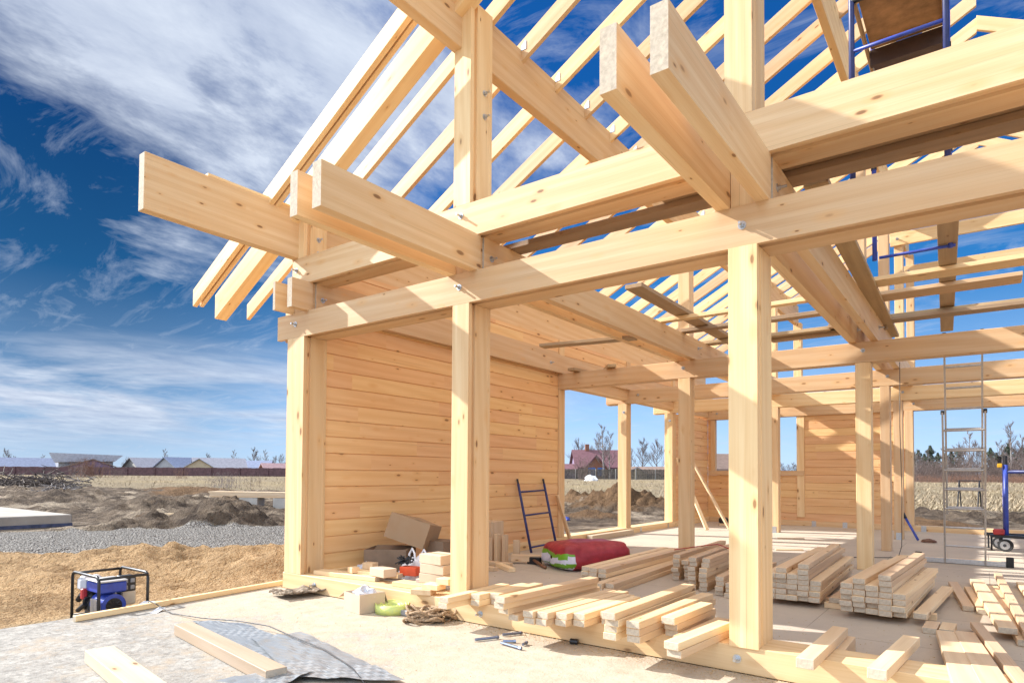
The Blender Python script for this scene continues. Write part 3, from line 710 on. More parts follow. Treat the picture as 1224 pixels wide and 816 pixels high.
# ------------------------------------------------------------------ generator
def generator():
    t = empty('generator', (-.85, -1.57, -.325), 'portable petrol generator with blue and cream housing in a black tube frame beside the terrace', 'generator')
    hx, hy, hz = .31, .215, .46; r = .014; c = .05
    for s, n in ((-1, 'near'), (1, 'far')):
        y = s*hy
        pts = [(-hx, y, 0), (-hx, y, hz-c), (-hx+c*.3, y, hz-c*.3), (-hx+c, y, hz), (hx-c, y, hz), (hx-c*.3, y, hz-c*.3), (hx, y, hz-c), (hx, y, 0)]
        obj('tube_hoop', tube(BM(), pts, r, 10), BLACKP, t, smooth=True)
    for x in (-hx, hx):
        obj('tube_rail', tube(BM(), [(x, -hy, hz-.018), (x, hy, hz-.018)], r*.95, 10), BLACKP, t, smooth=True)
        obj('tube_rail', tube(BM(), [(x, -hy, .03), (x, hy, .03)], r*.95, 10), BLACKP, t, smooth=True)
    for y in (-.09, .09): obj('base_rail', box(BM(), -hx, hx, y-.015, y+.015, .04, .06), BLACKP, t)
    # blue alternator with its round end towards the terrace
    o = obj('alternator', disc(BM(), (-.06, -.045, .165), (1, 0, 0), .108, .27, 32), BLUE, t)
    bm = BM()
    for k in range(10):
        a0 = math.pi*2*k/10; tube(bm, [Vector((.213, -.045+.03*math.cos(a0), .165+.03*math.sin(a0))), Vector((.213, -.045+.066*math.cos(a0), .165+.066*math.sin(a0)))], .006, 6)
    disc(bm, (.2102, -.045, .165), (1, 0, 0), .072, .002, 24); obj('fan_grille', bm, BLACKP, o)
    obj('alternator_ring', disc(BM(), (.02, -.045, .165), (1, 0, 0), .115, .05, 32), BLUE, t)
    bm = BM()
    for k in range(6): box(bm, .04+.03*k, .052+.03*k, -.185, -.158, .08, .23)
    obj('cooling_fins', bm, ALU, t)
    obj('fuel_tank', box(BM(), -.12, .20, -.165, .075, .285, .385, .012), BLUE, t)
    obj('tank_lid', box(BM(), -.125, .205, -.17, .08, .387, .402, .006), plain('grey_lid', (.50, .48, .46), .4), t)
    obj('air_filter', box(BM(), -.27, -.125, -.20, .0, .27, .42, .035), plain('pale_grey_cover', (.62, .62, .65), .4), t)
    obj('red_cap', box(BM(), -.17, -.11, -.20, -.15, .20, .31, .012), REDP, t)
    bm = box(BM(), -.27, -.08, -.15, .10, .07, .26, .03); tube(bm, [(-.28, -.17, .18), (-.2, -.17, .24), (-.1, -.16, .2)], .028, 8); tube(bm, [(-.26, -.18, .08), (-.12, -.17, .16)], .022, 8)
    obj('engine', bm, DARKST, t)
    p = obj('control_panel', box(BM(), -.06, .08, .078, .205, .262, .41, .006), BLACKP, t)
    for y, z in ((.108, .365), (.17, .365), (.108, .30), (.17, .30)):
        obj('socket', box(BM(), .081, .089, y-.02, y+.02, z-.02, z+.02, .004), plain('socket_grey', (.3, .31, .33), .4), p)
    obj('panel_body', box(BM(), -.07, .085, .074, .207, .13, .26, .01), CREAM, t)
generator()
# ------------------------------------------------------------------ scaffold tower on the ceiling beams
def scaffold():
    t = empty('scaffold_tower', (5.54, 2.2, 3.29), 'blue tubular scaffold tower with plywood decks standing on the beams under the rafters', 'scaffold')
    xs = (-.30, .33); ys = (-.8, .8); zt = 3.4
    for y in ys:
        for x in xs:
            x2 = x+(.0 if y < 0 else -.04)
            u = obj('upright', tube(BM(), [(x2, y, -.0), (x2, y, zt)], .022, 10), NAVY if y < 0 else BLUE, t, smooth=True)
            for z in (.95, 1.95): obj('joint_collar', tube(BM(), [(x2, y, z-.03), (x2, y, z+.03)], .027, 10), DARKST, u)
        for z in (.02, .62, 1.25, 1.85, 2.6): obj('cross_tube', tube(BM(), [(xs[0], y, z), (xs[1], y, z)], .0155, 8), BLUE if z < 1.3 else NAVY, t, smooth=True)
    for x in xs:
        obj('brace', tube(BM(), [(x, ys[0], .7), (x-.02, ys[1], 1.7)], .012, 8), NAVY, t, smooth=True)
        obj('brace', tube(BM(), [(x, ys[0], 1.75), (x-.02, ys[1], 2.6)], .012, 8), DARKST, t, smooth=True)
    obj('deck', box(BM(), -.26, .29, -.72, .02, 1.70, 1.72, .002), PLYT, t)
    obj('deck', box(BM(), -.26, .29, .06, .78, 1.62, 1.64, .002), PLYD, t)
    obj('deck_joist', box(BM(), -.27, .30, .02, .06, 1.55, 1.70, .003), PLYD, t)
    obj('guard_rail', tube(BM(), [(xs[0], -.8, 1.665), (xs[1], -.8, 1.665)], .024, 10), BLACKP, t, smooth=True)
    for x in (-.285, .30): obj('deck_rail', box(BM(), x-.012, x+.012, -.78, .78, 1.64, 1.70, .003), OLDY, t)
scaffold()
# ------------------------------------------------------------------ aluminium extension ladder
def ladder():
    t = empty('extension_ladder', (5.83, 6.82, FLOOR), 'aluminium extension ladder leaning on the cross beam at the right', 'ladder')
    top = Vector((.032, -1.17, 3.07)); d = top.normalized(); L = top.length; side = Vector((1, 0, 0)); nrm = side.cross(d)
    def P(s, x, off=0.): return d*s+side*x+nrm*off
    def rail(w, s0, s1, off):
        for x in (-w, w):
            bm = BM(); a = P(s0, x, off); b = P(s1, x, off); q = .011; e = .026
            A = [bm.verts.new(a+side*i*q+nrm*j*e) for i, j in ((-1, -1), (1, -1), (1, 1), (-1, 1))]; B = [bm.verts.new(b+side*i*q+nrm*j*e) for i, j in ((-1, -1), (1, -1), (1, 1), (-1, 1))]
            bm.faces.new(A[::-1]); bm.faces.new(B)
            for i in range(4): bm.faces.new((A[i], A[(i+1) % 4], B[(i+1) % 4], B[i]))
            o = obj('stile', bm, ALU, t)
            bm = tube(BM(), [b-d*.03, b+d*.02], .024, 6); obj('end_cap', bm, RUBBER, o)
    rail(.232, .02, 2.25, .0); rail(.200, .75, L, -.055)
    s = .28
    while s < L-.1:
        lower = s < 2.2
        for off, w in (((0., .225),) if s < .8 else ((0., .225), (-.055, .192)) if s < 2.2 else ((-.055, .192),)):
            obj('rung', tube(BM(), [P(s, -w, off), P(s, w, off)], .015, 8), ALU, t)
        s += .285
    b = obj('stabiliser_bar', box(BM(), -.58, .46, -.03, .03, .005, .07, .004), ALU, t)
    for x in (-.60, .46): obj('rubber_foot', box(BM(), x, x+.085, -.04, .04, .0, .14, .006), RUBBER, b)
ladder()
# ------------------------------------------------------------------ scaffold trolley at the right edge
def trolley():
    t = empty('scaffold_trolley', (6.55, 9.3, FLOOR), 'wheeled scaffold base with a blue upright and black frame by the right edge', 'scaffold trolley')
    obj('upright', tube(BM(), [(-.20, .0, .20), (-.20, 0, 1.45)], .036, 12), BLUE, t, smooth=True)
    obj('upright', tube(BM(), [(-.20, .5, .20), (-.20, .5, 1.45)], .034, 12), BLUE, t, smooth=True)
    bm = BM(); tube(bm, [(-.20, 0, 1.45), (-.20, 0, 1.60)], .032, 10); tube(bm, [(-.28, .0, 1.45), (-.28, 0, 1.59)], .026, 10); obj('spigot', bm, DARKST, t)
    obj('locking_cap', box(BM(), -.31, -.24, -.05, .05, 1.40, 1.47, .01), YEL, t)
    obj('cross_tube', tube(BM(), [(-.20, 0, 1.33), (1.4, .0, 1.33)], .03, 10), NAVY, t, smooth=True)
    bm = box(BM(), -.42, 1.4, -.06, .06, .22, .27, .004); box(bm, -.5, 1.4, .4, .5, .22, .27, .004); box(bm, -.30, -.2, -.06, .5, .165, .219, .004); obj('base_frame', bm, BLACKP, t)
    for x, y in ((-.40, -.02), (-.44, .45)):
        bm = tube(BM(), [(x, y, .004), (x, y, .22)], .014, 8); disc(bm, (x, y, 0), (0, 0, 1), .05, .008, 12); obj('screw_foot', bm, DARKST, t)
    for x, y in ((-.20, -.12), (-.27, .35)):
        w = obj('wheel', disc(BM(), (x-.02, y-.025, .105), (.3, 1, 0), .105, .05, 28), RUBBER, t)
        obj('rim', disc(BM(), (x-.023, y-.029, .105), (.3, 1, 0), .07, .055, 24), STEEL, w); obj('hub', disc(BM(), (x-.027, y-.034, .105), (.3, 1, 0), .025, .065, 12), DARKST, w)
        obj('fork', box(BM(), x-.05, x+.05, y-.01, y+.06, .16, .225, .004), STEEL, t)
    obj('red_jack', box(BM(), -.38, -.22, -.09, .02, .272, .37, .02), REDP, t)
trolley()
t = empty('pry_bar', (5.03, 10.2, FLOOR), 'blue handled pry tool leaning against the third inner post', 'pry bar')
obj('handle', tube(BM(), [(0, 0, .03), (-.22, .28, .42)], .022, 8), BLUE, t, smooth=True); obj('grip', tube(BM(), [(-.22, .28, .42), (-.27, .34, .52)], .027, 8), BLACKP, t, smooth=True)
tag(crumple('cable_reel', .13, .09, .06, 5, plain('brown_wound_cable', (.2, .09, .05), .6, var=.3, scale=50), None, (5.21, 10.1, FLOOR+.01), amp=.2), 'small brown coil lying beside the blue pry tool', 'coil')
tag(obj('hanging_cable', tube(BM(), [(5.03, 7.2, ZM-.02), (5.02, 7.22, 1.9), (5.04, 7.2, .9), (5.03, 7.2, .05), (5.0, 7.0, FLOOR+.012), (4.7, 6.8, FLOOR+.01), (4.45, 6.6, FLOOR+.012)], .0055, 6), BLACKP, None, smooth=True), 'dark cable hanging from the ceiling beams behind the second row post', 'cable')
for (x, y, l, d, lab) in ((.75, 11.55, .55, 62, 'pale plank end on the floor under the far window'), (1.1, 11.9, .5, 75, 'second pale plank end on the floor under the far window')):
    plank(x, y, FLOOR+.003, l, lab, 'plank ends under the far window', w=.12, t=.05, deg=d, mat=FRESH)
tag(obj('tool_bag', box(BM(), -.12, .12, -.1, .1, 0, .16, .04), BLACKP, None, (.62, 12.3, FLOOR+.001), (0, 0, R(20))), 'small dark tool bag on the floor under the far window', 'bag')
# ------------------------------------------------------------------ the ground
def vnoise(x, y, seed):
    xi = np.floor(x).astype(np.int64); yi = np.floor(y).astype(np.int64); xf = x-xi; yf = y-yi
    def h(a, b):
        n = (a*374761393+b*668265263+seed*1442695041) & 0xFFFFFFFF
        n = ((n ^ (n >> 13))*1274126177) & 0xFFFFFFFF
        return ((n ^ (n >> 16)) & 0xFFFF)/65535.
    u = xf*xf*(3-2*xf); v = yf*yf*(3-2*yf)
    return (h(xi, yi)*(1-u)+h(xi+1, yi)*u)*(1-v)+(h(xi, yi+1)*(1-u)+h(xi+1, yi+1)*u)*v
def fbm(x, y, seed, o=4):
    s = 0; a = .5; t = 0
    for k in range(o): s = s+a*vnoise(x, y, seed+k*17); t += a; x = x*2.03+7.1; y = y*2.03+3.3; a *= .5
    return s/t
def sstep(a, b, x):
    t = np.clip((x-a)/(b-a), 0, 1); return t*t*(3-2*t)
def zones(x, y):
    s = -.83*x+.56*y                                    # distance out from the left side, along the gravel strip's normal
    wob = (fbm(x*.35, y*.35, 5)-.5)
    inhouse = sstep(-1.2, -.2, np.minimum(np.minimum(x+1.2, 11.5-x), np.minimum(y+9., 14.5-y)))
    side = sstep(1., -2.5, x-.25*y)                     # only left of the house
    gravel = sstep(5.5, 6.0, s+wob*1.0)*sstep(11.2, 10.5, s+wob*.9)*side*sstep(10.5, 8.5, y)*sstep(-14, -10, y)
    sand = sstep(6.0, 5.5, s+wob*1.0)*side
    sand = np.maximum(sand, sstep(.62, .74, fbm(x*.22, y*.22, 31))*.8*sstep(30, 14, np.hypot(x, y-5)))
    e = np.sqrt(((x+4)/46.)**2+((y-6)/19.)**2)
    mud = sstep(1.06, .92, e+wob*.25)*(1-sand)*(1-gravel)
    return s, wob, inhouse, side, gravel, sand, mud
HEAPS = [  # x, y, radius, height
    (-11.2, 5.6, 1.3, .58), (-12.8, 4.0, .9, .3), (-5.4, 18.2, 2.0, .8), (-8.0, 19.6, 1.6, .5), (-2.2, 20.4, 2.2, .75), (-4.4, 14.4, 1.0, .28), (-5.5, 12.4, .8, .2),
    (-17., 6.4, 1.4, .5), (-20., 8.5, 1.6, .5), (-15.4, 4.8, .9, .3), (-24., 9.5, 1.8, .4), (-26., 3.4, 2., .35), (-21., 3.7, 1., .3), (-32., 8., 2.4, .45), (-30., 14., 2.4, .4), (-13., 8.6, 1., .28), (-38., 18., 2.8, .3), (4.5, 17.5, 1.6, .25), (8., 16.5, 1.2, .22)]
def height(x, y):
    s, wob, inhouse, side, gravel, sand, mud = zones(x, y)
    d = np.hypot(x-2, y-2)
    z = -.31+.74*sstep(16, 105, d)+.5*sstep(150, 2500, d)
    z = z+sand*side*((fbm(x*.9, y*.9, 11, 4)-.5)*.40+(fbm(x*4, y*4, 13, 3)-.5)*.19+(fbm(x*11, y*11, 15, 2)-.5)*.07)*(1-inhouse)
    z = z+sand*side*.05*np.exp(-((s-4.8)/.8)**2)*(1-inhouse)+sand*side*.20*np.exp(-((x+2.2)/.9)**2-((y-1.4)/.8)**2)
    z = z+gravel*(fbm(x*7, y*7, 3, 2)-.5)*.05
    r = 1-np.abs(2*fbm(x*.42, y*.42, 21, 5)-1)
    cl_ = 1-np.abs(2*fbm(x*1.5, y*1.5, 61, 4)-1)
    z = z+mud*((r**3)*.30+(cl_**2-.4)*.30*sstep(.35, .6, fbm(x*.3, y*.3, 67, 3))+(fbm(x*5., y*5., 23, 4)-.5)*.22-.12)*(1-inhouse)*sstep(4, 9, np.hypot(np.maximum(-x, 0)+np.maximum(x-10, 0), np.maximum(y-13, 0)+0*y)+np.maximum(-y-2, 0))
    for hx, hy, hr, hh in HEAPS:
        if hy < 11 and hx < -11.5: hh = hh*.55
        q = ((x-hx)**2+(y-hy)**2)/hr**2
        z = z+hh*np.exp(-q*1.6)*(.55+.9*fbm(x*1.9, y*1.9, 41, 4))+.34*hh*np.exp(-q)*(fbm(x*6, y*6, 43, 3)-.5)*2
    flat = sstep(-1.2, .3, np.minimum(np.minimum(x+26., -12.6-x), np.minimum(y+9., 3.1-y)))      # levelled round the foundation slab
    z = z*(1-flat)+(-.33)*flat
    wet = np.exp(-(((x+46.5)/3.6)**2+((y-15.3)/3.)**2)**2)
    z = z*(1-wet)+(-.22)*wet
    return z*(1-inhouse*1.)+(-.36)*inhouse
def spaced(c, a, b, fine, n):
    """coordinates from a to b, dense round c"""
    def half(L, n):
        lo, hi = 1e-3, 60.
        k = 1.
        t = np.linspace(0, 1, n+1)
        for _ in range(80):
            mid = (lo+hi)/2
            if L*mid/n/np.sinh(mid) > fine: lo = mid
            else: hi = mid
        return L*np.sinh(lo*t)/np.sinh(lo)
    return np.concatenate([(c-half(c-a, n))[::-1], (c+half(b-c, n))[1:]])
gx = spaced(-5., -2600., 2600., .07, 380); gy = spaced(4., -600., 3200., .07, 380)
GX, GY_ = np.meshgrid(gx, gy, indexing='ij'); GZ = height(GX, GY_)
zs = zones(GX, GY_)
nx, ny = GX.shape
me = bpy.data.meshes.new('ground'); V = np.stack([GX.ravel(), GY_.ravel(), GZ.ravel()], 1)
ii, jj = np.meshgrid(np.arange(nx-1), np.arange(ny-1), indexing='ij'); a = (ii*ny+jj).ravel()
F = np.stack([a, a+ny, a+ny+1, a+1], 1)
me.vertices.add(len(V)); me.vertices.foreach_set('co', V.ravel()); me.loops.add(F.size); me.loops.foreach_set('vertex_index', F.ravel().astype(np.int32))
me.polygons.add(len(F)); me.polygons.foreach_set('loop_start', np.arange(0, F.size, 4, dtype=np.int32)); me.polygons.foreach_set('loop_total', np.full(len(F), 4, dtype=np.int32))
me.update(calc_edges=True); me.polygons.foreach_set('use_smooth', [True]*len(F))
at = me.attributes.new('zone', 'FLOAT_COLOR', 'POINT'); heap = np.zeros_like(GX)
for hx, hy, hr, hh in HEAPS: heap = np.maximum(heap, (.42 if hy < 11 else 1.)*np.exp(-((GX-hx)**2+(GY_-hy)**2)/hr**2*.8))
at.data.foreach_set('color', np.stack([zs[5].ravel(), zs[4].ravel(), zs[6].ravel(), heap.ravel()], 1).ravel().astype(np.float32))
ground = bpy.data.objects.new('ground', me); COL.objects.link(ground); structure(ground)
gm, nt, b = newmat('earth'); N = NT(nt); tc = N.n('TexCoord'); o = tc.outputs['Object']
att = N.n('Attribute', attribute_name='zone'); sp = N.n('SeparateColor'); N.l(att.outputs['Color'], sp.inputs[0])
big = N.noise(o, .35, 5, .6); mid = N.noise(o, 3., 5, .65); fin = N.noise(o, 22., 4, .7); clod = N.noise(o, 1.4, 6, .75)
grass = N.mix(N.mapr(mid, .3, .7), (.37, .30, .205), (.215, .165, .105)); grass = N.mix(N.mapr(big, .45, .7), grass, (.26, .22, .145))
grass = N.mix(N.mapr(N.noise(o, .05, 3), .5, .65, 0, .5), grass, (.40, .31, .17))
sandc = N.mix(N.mapr(clod, .35, .7), (.53, .35, .185), (.27, .165, .08)); sandc = N.mix(N.mapr(fin, .45, .75, 0, .5), sandc, (.64, .48, .30)); sandc = N.mix(N.mapr(N.noise(o, 9., 4, .7), .56, .68, 0, .7), sandc, (.22, .14, .075))
vor = N.n('TexVoronoi', feature='F1', i_Scale=26.); N.l(o, vor.inputs['Vector']); vs = N.n('SeparateColor'); N.l(vor.outputs['Color'], vs.inputs[0])
grav = N.ramp(vs.outputs[0], (0., (.27, .255, .235)), (.5, (.45, .425, .395)), (1., (.68, .645, .60))); grav = N.mix(N.mapr(vor.outputs['Distance'], .3, .75), grav, (.22, .20, .18))
mudc = N.mix(N.mapr(clod, .38, .66), (.065, .048, .037), (.235, .18, .13)); mudc = N.mix(N.mapr(big, .52, .66), mudc, (.44, .36, .27)); mudc = N.mix(N.mapr(fin, .5, .8, 0, .6), mudc, (.07, .05, .04))
heapc = N.mix(N.mapr(clod, .35, .65), (.23, .142, .078), (.12, .073, .043))
c = N.mix(N.mapr(N.math('ADD', sp.outputs[2], N.math('MULTIPLY', N.math('SUBTRACT', mid, .5), .7)), .35, .65), grass, mudc)
c = N.mix(N.mapr(N.math('ADD', sp.outputs[0], N.math('MULTIPLY', N.math('SUBTRACT', mid, .5), .5)), .4, .6), c, sandc)
c = N.mix(N.mapr(N.math('ADD', sp.outputs[1], N.math('MULTIPLY', N.math('SUBTRACT', fin, .5), .6)), .4, .6), c, grav)
c = N.mix(N.mapr(N.math('ADD', att.outputs['Alpha'], N.math('MULTIPLY', N.math('SUBTRACT', mid, .5), .5)), .4, .6), c, heapc)
N.l(c, b.inputs['Base Color']); b.inputs['Roughness'].default_value = .95; b.inputs['Specular IOR Level'].default_value = .1
hgt = N.math('ADD', N.math('MULTIPLY', clod, .5), N.math('ADD', N.math('MULTIPLY', N.noise(o, 6., 5, .7), .32), N.math('MULTIPLY', fin, .10))); hgt = N.math('ADD', hgt, N.math('MULTIPLY', N.math('MULTIPLY', vor.outputs['Distance'], sp.outputs[1]), -.35))
N.l(N.bump(hgt, 1., .75), b.inputs['Normal'])
me.materials.append(gm)
def hz(x, y):
    i = min(max(int(np.searchsorted(gx, x))-1, 0), nx-2); j = min(max(int(np.searchsorted(gy, y))-1, 0), ny-2)
    u = (x-gx[i])/(gx[i+1]-gx[i]); v = (y-gy[j])/(gy[j+1]-gy[j])
    return float((GZ[i, j]*(1-u)+GZ[i+1, j]*u)*(1-v)+(GZ[i, j+1]*(1-u)+GZ[i+1, j+1]*u)*v)
# terrace in front, floor dust, foundation slab of the neighbour plot
tm, nt, b = newmat('dusty_concrete'); N = NT(nt); tc = N.n('TexCoord'); o = tc.outputs['Object']
n1 = N.noise(o, .8, 4, .6); n2 = N.noise(o, 6., 5, .7); n3 = N.noise(o, 60., 3, .7)
ssx = N.n('SeparateXYZ'); N.l(o, ssx.inputs[0])
dust = N.math('ADD', N.math('ADD', n1, N.math('MULTIPLY', N.math('SUBTRACT', n2, .5), .8)), N.math('MULTIPLY', ssx.outputs[1], .16))
gry = N.mix(N.mapr(n2, .35, .65), (.36, .345, .315), (.22, .21, .195)); n5 = N.noise(o, 21., 4, .75); gry = N.mix(N.mapr(n5, .5, .64, 0, .75), gry, (.155, .145, .135)); gry = N.mix(N.mapr(n5, .30, .42, .6, 0), gry, (.50, .48, .445)); snd = N.mix(N.mapr(n2, .35, .7), (.48, .41, .32), (.385, .315, .235))
c = N.mix(N.mapr(dust, .12, .36), gry, snd); c = N.mix(N.mapr(n3, .62, .75, 0, .6), c, (.26, .19, .12)); c = N.mix(N.mapr(n3, .25, .38, .5, 0), c, (.58, .51, .42))
N.l(c, b.inputs['Base Color']); b.inputs['Roughness'].default_value = .92; b.inputs['Specular IOR Level'].default_value = .15
N.l(N.bump(N.math('ADD', n2, N.math('MULTIPLY', n3, .5)), .5, .02), b.inputs['Normal'])
structure(obj('terrace', prism(BM(), [(-.40, -9), (14, -9), (14, -.004), (-.52, -.004), (-.45, -1.)], 2, -.345, TERR), tm))
structure(obj('terrace_side', box(BM(), -.42, -.262, .0, 13.3, -.345, -.20), tm))
fm, nt, b = newmat('floor_sheathing'); N = NT(nt); tc = N.n('TexCoord'); o = tc.outputs['Object']
n1 = N.noise(o, 1.1, 5, .6); n2 = N.noise(o, 9., 5, .7); n3 = N.noise(o, 90., 2, .7)
br = N.n('TexBrick', i_Scale=1.); br.inputs['Brick Width'].default_value = 2.44; br.inputs['Row Height'].default_value = 1.22; br.inputs['Mortar Size'].default_value = .004
br.inputs['Color1'].default_value = (.52, .435, .335, 1); br.inputs['Color2'].default_value = (.46, .385, .295, 1); br.inputs['Mortar'].default_value = (.10, .07, .05, 1); N.l(o, br.inputs['Vector'])
c = N.mix(N.mapr(n1, .35, .65, 0, .8), br.outputs[0], (.42, .35, .28)); c = N.mix(N.mapr(n2, .55, .75, 0, .5), c, (.58, .48, .34)); c = N.mix(N.mapr(n3, .66, .76, 0, .7), c, (.20, .14, .09))
N.l(c, b.inputs['Base Color']); b.inputs['Roughness'].default_value = .8; N.l(N.bump(n2, .15, .01), b.inputs['Normal'])
bpy.data.objects['floor'].data.materials[0] = fm
# sawdust drifts along the foot of the sill
bm = BM(); rs = random.Random(3)
for k in range(9000):
    x = rs.uniform(1.9, 6.5); y = -abs(rs.gauss(0, .10)); s = rs.uniform(.003, .009)
    if k > 5200: x = rs.uniform(.3, 6.6); y = -abs(rs.gauss(0, 1.1)); s = rs.uniform(.003, .008)
    q = [Vector((rs.uniform(-s, s), rs.uniform(-s, s), rs.uniform(0, s))) for _ in range(3)]
    bm.faces.new([bm.verts.new(Vector((x, y-.004, TERR+.002))+v) for v in q])
for k in range(2600):
    x = rs.uniform(.6, 6.6); y = rs.uniform(.5, 6.5) if k % 3 else rs.gauss(1.2, .6); s = rs.uniform(.004, .013)
    if y < .35: continue
    q = [Vector((rs.uniform(-s, s), rs.uniform(-s, s), rs.uniform(0, s*.6))) for _ in range(3)]
    bm.faces.new([bm.verts.new(Vector((x, y, FLOOR+.002))+v) for v in q])
so = obj('sawdust', bm, plain('sawdust', (.50, .34, .17), .9, var=.15)); so['kind'] = 'stuff'
# foundation slab, timber bundle on blocks, boards on the ground at the left
sl = empty('foundation_slab', (-19., -1.8, -.30), 'pale concrete foundation slab of a neighbouring plot beyond the gravel', 'concrete slab')
obj('slab', box(BM(), -5.6, 5.6, -6, 4.2, -.1, .29, .02), plain('slab_concrete', (.36, .325, .28), .85, var=.12, scale=1.5), sl)
obj('foot_shade', box(BM(), -5.61, 5.61, -6.01, 4.21, -.02, .07), plain('slab_shade_blue', (.06, .085, .17), .5, var=.25), sl)  # dark blue strip painting in the shade along the slab foot
LD = Vector((.90, .435, 0)); LN = Vector((-.435, .90, 0)); L0 = bearing(249, 24.5, -.29)
def along(s, n, z): p = L0+LD*s+LN*n; p.z = z; return p
for r in range(4):
    for c_ in range(3):
        p = along(rnd.uniform(0, .12)-c_*.02, c_*.17, .19+r*.055)
        o = tag(obj('long_beam', box(BM(), 0, 6.2, 0, .16, 0, .052, .003), FRESHX if r else LUMX, None, p, (0, 0, math.atan2(LD.y, LD.x))), f'long beam in the bundle beyond the gravel, {("lowest", "second", "third", "top")[r]} layer, {("front", "middle", "back")[c_]} row', 'beam', 'beams of the bundle beyond the gravel')
for k, s in enumerate((1.35, 2.75, 4.2)):
    p = along(s, .0, -.30); bm = box(BM(), 0, .75, 0, .5, 0, .48, .01)
    tag(obj('concrete_block', bm, CONC, None, p, (0, 0, math.atan2(LD.y, LD.x))), f'grey concrete block under the beam bundle, {("nearest its left end", "middle one", "hidden behind the corner post")[k]}', 'concrete block', 'blocks under the beam bundle')
tag(obj('board', box(BM(), 0, 4.2, 0, .12, 0, .05, .003), LUMX, None, along(.9, -5.1, hz(*along(2.5, -5.1, 0).xy)+.02), (0, 0, math.atan2(LD.y, LD.x)+.05)), 'single orange brown board lying on the ground past the gravel', 'board')
tag(obj('board', box(BM(), 0, 1.6, 0, .2, 0, .04, .003), LUMX, None, (-2.9, 2.35, hz(-2.4, 2.5)+.03), (0, 0, R(24))), 'short pale board lying on the sand beside the corner post', 'board')
pu, nt, b = newmat('meltwater'); b.inputs['Base Color'].default_value = (.30, .36, .44, 1); b.inputs['Roughness'].default_value = .12
def puddle(px, dep, lx, ly, name):
    c0 = bearing(px, dep, 0); bm = BM(); n = 40; vs_ = []
    for k in range(n):
        a_ = 2*math.pi*k/n; r_ = 1+.35*mn.noise((math.cos(a_)*2, math.sin(a_)*2, px))
        p = c0+RT*(math.cos(a_)*lx*r_)+Vector((FW.x, FW.y, 0))*(math.sin(a_)*ly*r_); vs_.append(bm.verts.new((p.x, p.y, hz(c0.x, c0.y)+.05)))
    bm.faces.new(vs_); o = obj(name, bm, pu); structure(o)
puddle(116, 47, 1.6, 2.2, 'water'); puddle(30, 44, 2.6, .5, 'water_strip')
# ------------------------------------------------------------------ fences, houses and trees far out
FENCEM = plain('brown_profiled_sheet', (.105, .045, .05), .6, var=.2, scale=2); WOODF = plain('grey_board_fence', (.15, .125, .10), .85, var=.3, scale=3); POSTM = plain('pale_fence_post', (.36, .34, .31), .8, var=.1)
def fence(name, pts, h, mat, label, board, gap, posts, postm, ph=None):
    t = empty(name, pts[0], label, 'fence'); o0 = Vector(pts[0])
    bm = BM(); bp = BM()
    for a, b_ in zip(pts, pts[1:]):
        a, b_ = Vector(a), Vector(b_); d = (b_-a); L = d.length; d.normalize(); nn = Vector((-d.y, d.x, 0)).normalized(); n = int(L/(board+gap))
        for k in range(n):
            p = a+d*(k*(board+gap)); q = p+d*board; z = hz(p.x, p.y); hh = h*(1+.02*math.sin(k*1.7)); off = nn*(.03 if k % 2 else 0)
            c = [(p+off-o0), (q+off-o0)]
            vs_ = [bm.verts.new((v.x, v.y, zz-o0.z)) for v, zz in ((c[0], z+.05), (c[1], z+.05), (c[1], z+hh), (c[0], z+hh))]
            v2 = [bm.verts.new((v.co+nn*.025)) for v in vs_]
            bm.faces.new(vs_); bm.faces.new(v2[::-1])
            for i in range(4): bm.faces.new((vs_[i], v2[i], v2[(i+1) % 4], vs_[(i+1) % 4]))
    obj('boards', bm, mat, t)
    k = 0
    for a, b_ in zip(pts, pts[1:]):
        a, b_ = Vector(a), Vector(b_); d = b_-a; L = d.length; d.normalize(); nn = Vector((-d.y, d.x, 0)).normalized()
        if (a+nn-CAM).length > (a-CAM).length: nn = -nn
        s = 0
        while s < L and k < 90:
            p = a+d*s+nn*.08; z = hz(p.x, p.y); obj('post', box(BM(), p.x-o0.x-.05, p.x-o0.x+.05, p.y-o0.y-.05, p.y-o0.y+.05, z-o0.z-.2, z-o0.z+(ph or h)+.04), postm, t); s += posts; k += 1
    return t
fence('sheet_fence', [bearing(-120, 132, .4), bearing(120, 132, .4), bearing(420, 128, .4)], 1.75, FENCEM, 'long dark brown sheet metal fence across the far field at the left', .9, .0, 6., FENCEM)
fence('board_fence', [bearing(640, 108, .4), bearing(760, 108, .4), bearing(960, 112, .4)], 1.75, WOODF, 'grey board fence with pale posts behind the dirt heaps, seen through the window openings', .16, .025, 3.4, POSTM)
ROOFS = {k: plain('roof_'+k, c, .75, var=.12, scale=2) for k, c in dict(blue=(.20, .24, .36), grey=(.29, .29, .34), plum=(.17, .075, .09), brown=(.22, .15, .12), pale=(.42, .43, .48), rose=(.36, .23, .24)).items()}
WALLS = {k: plain('render_'+k, c, .85, var=.08, scale=2) for k, c in dict(white=(.55, .53, .50), cream=(.52, .42, .28), brick=(.22, .095, .06), grey=(.34, .35, .37), violet=(.22, .16, .26), blue=(.05, .12, .35)).items()}
GLASS = plain('dark_glass', (.03, .04, .06), .1, var=.1); 
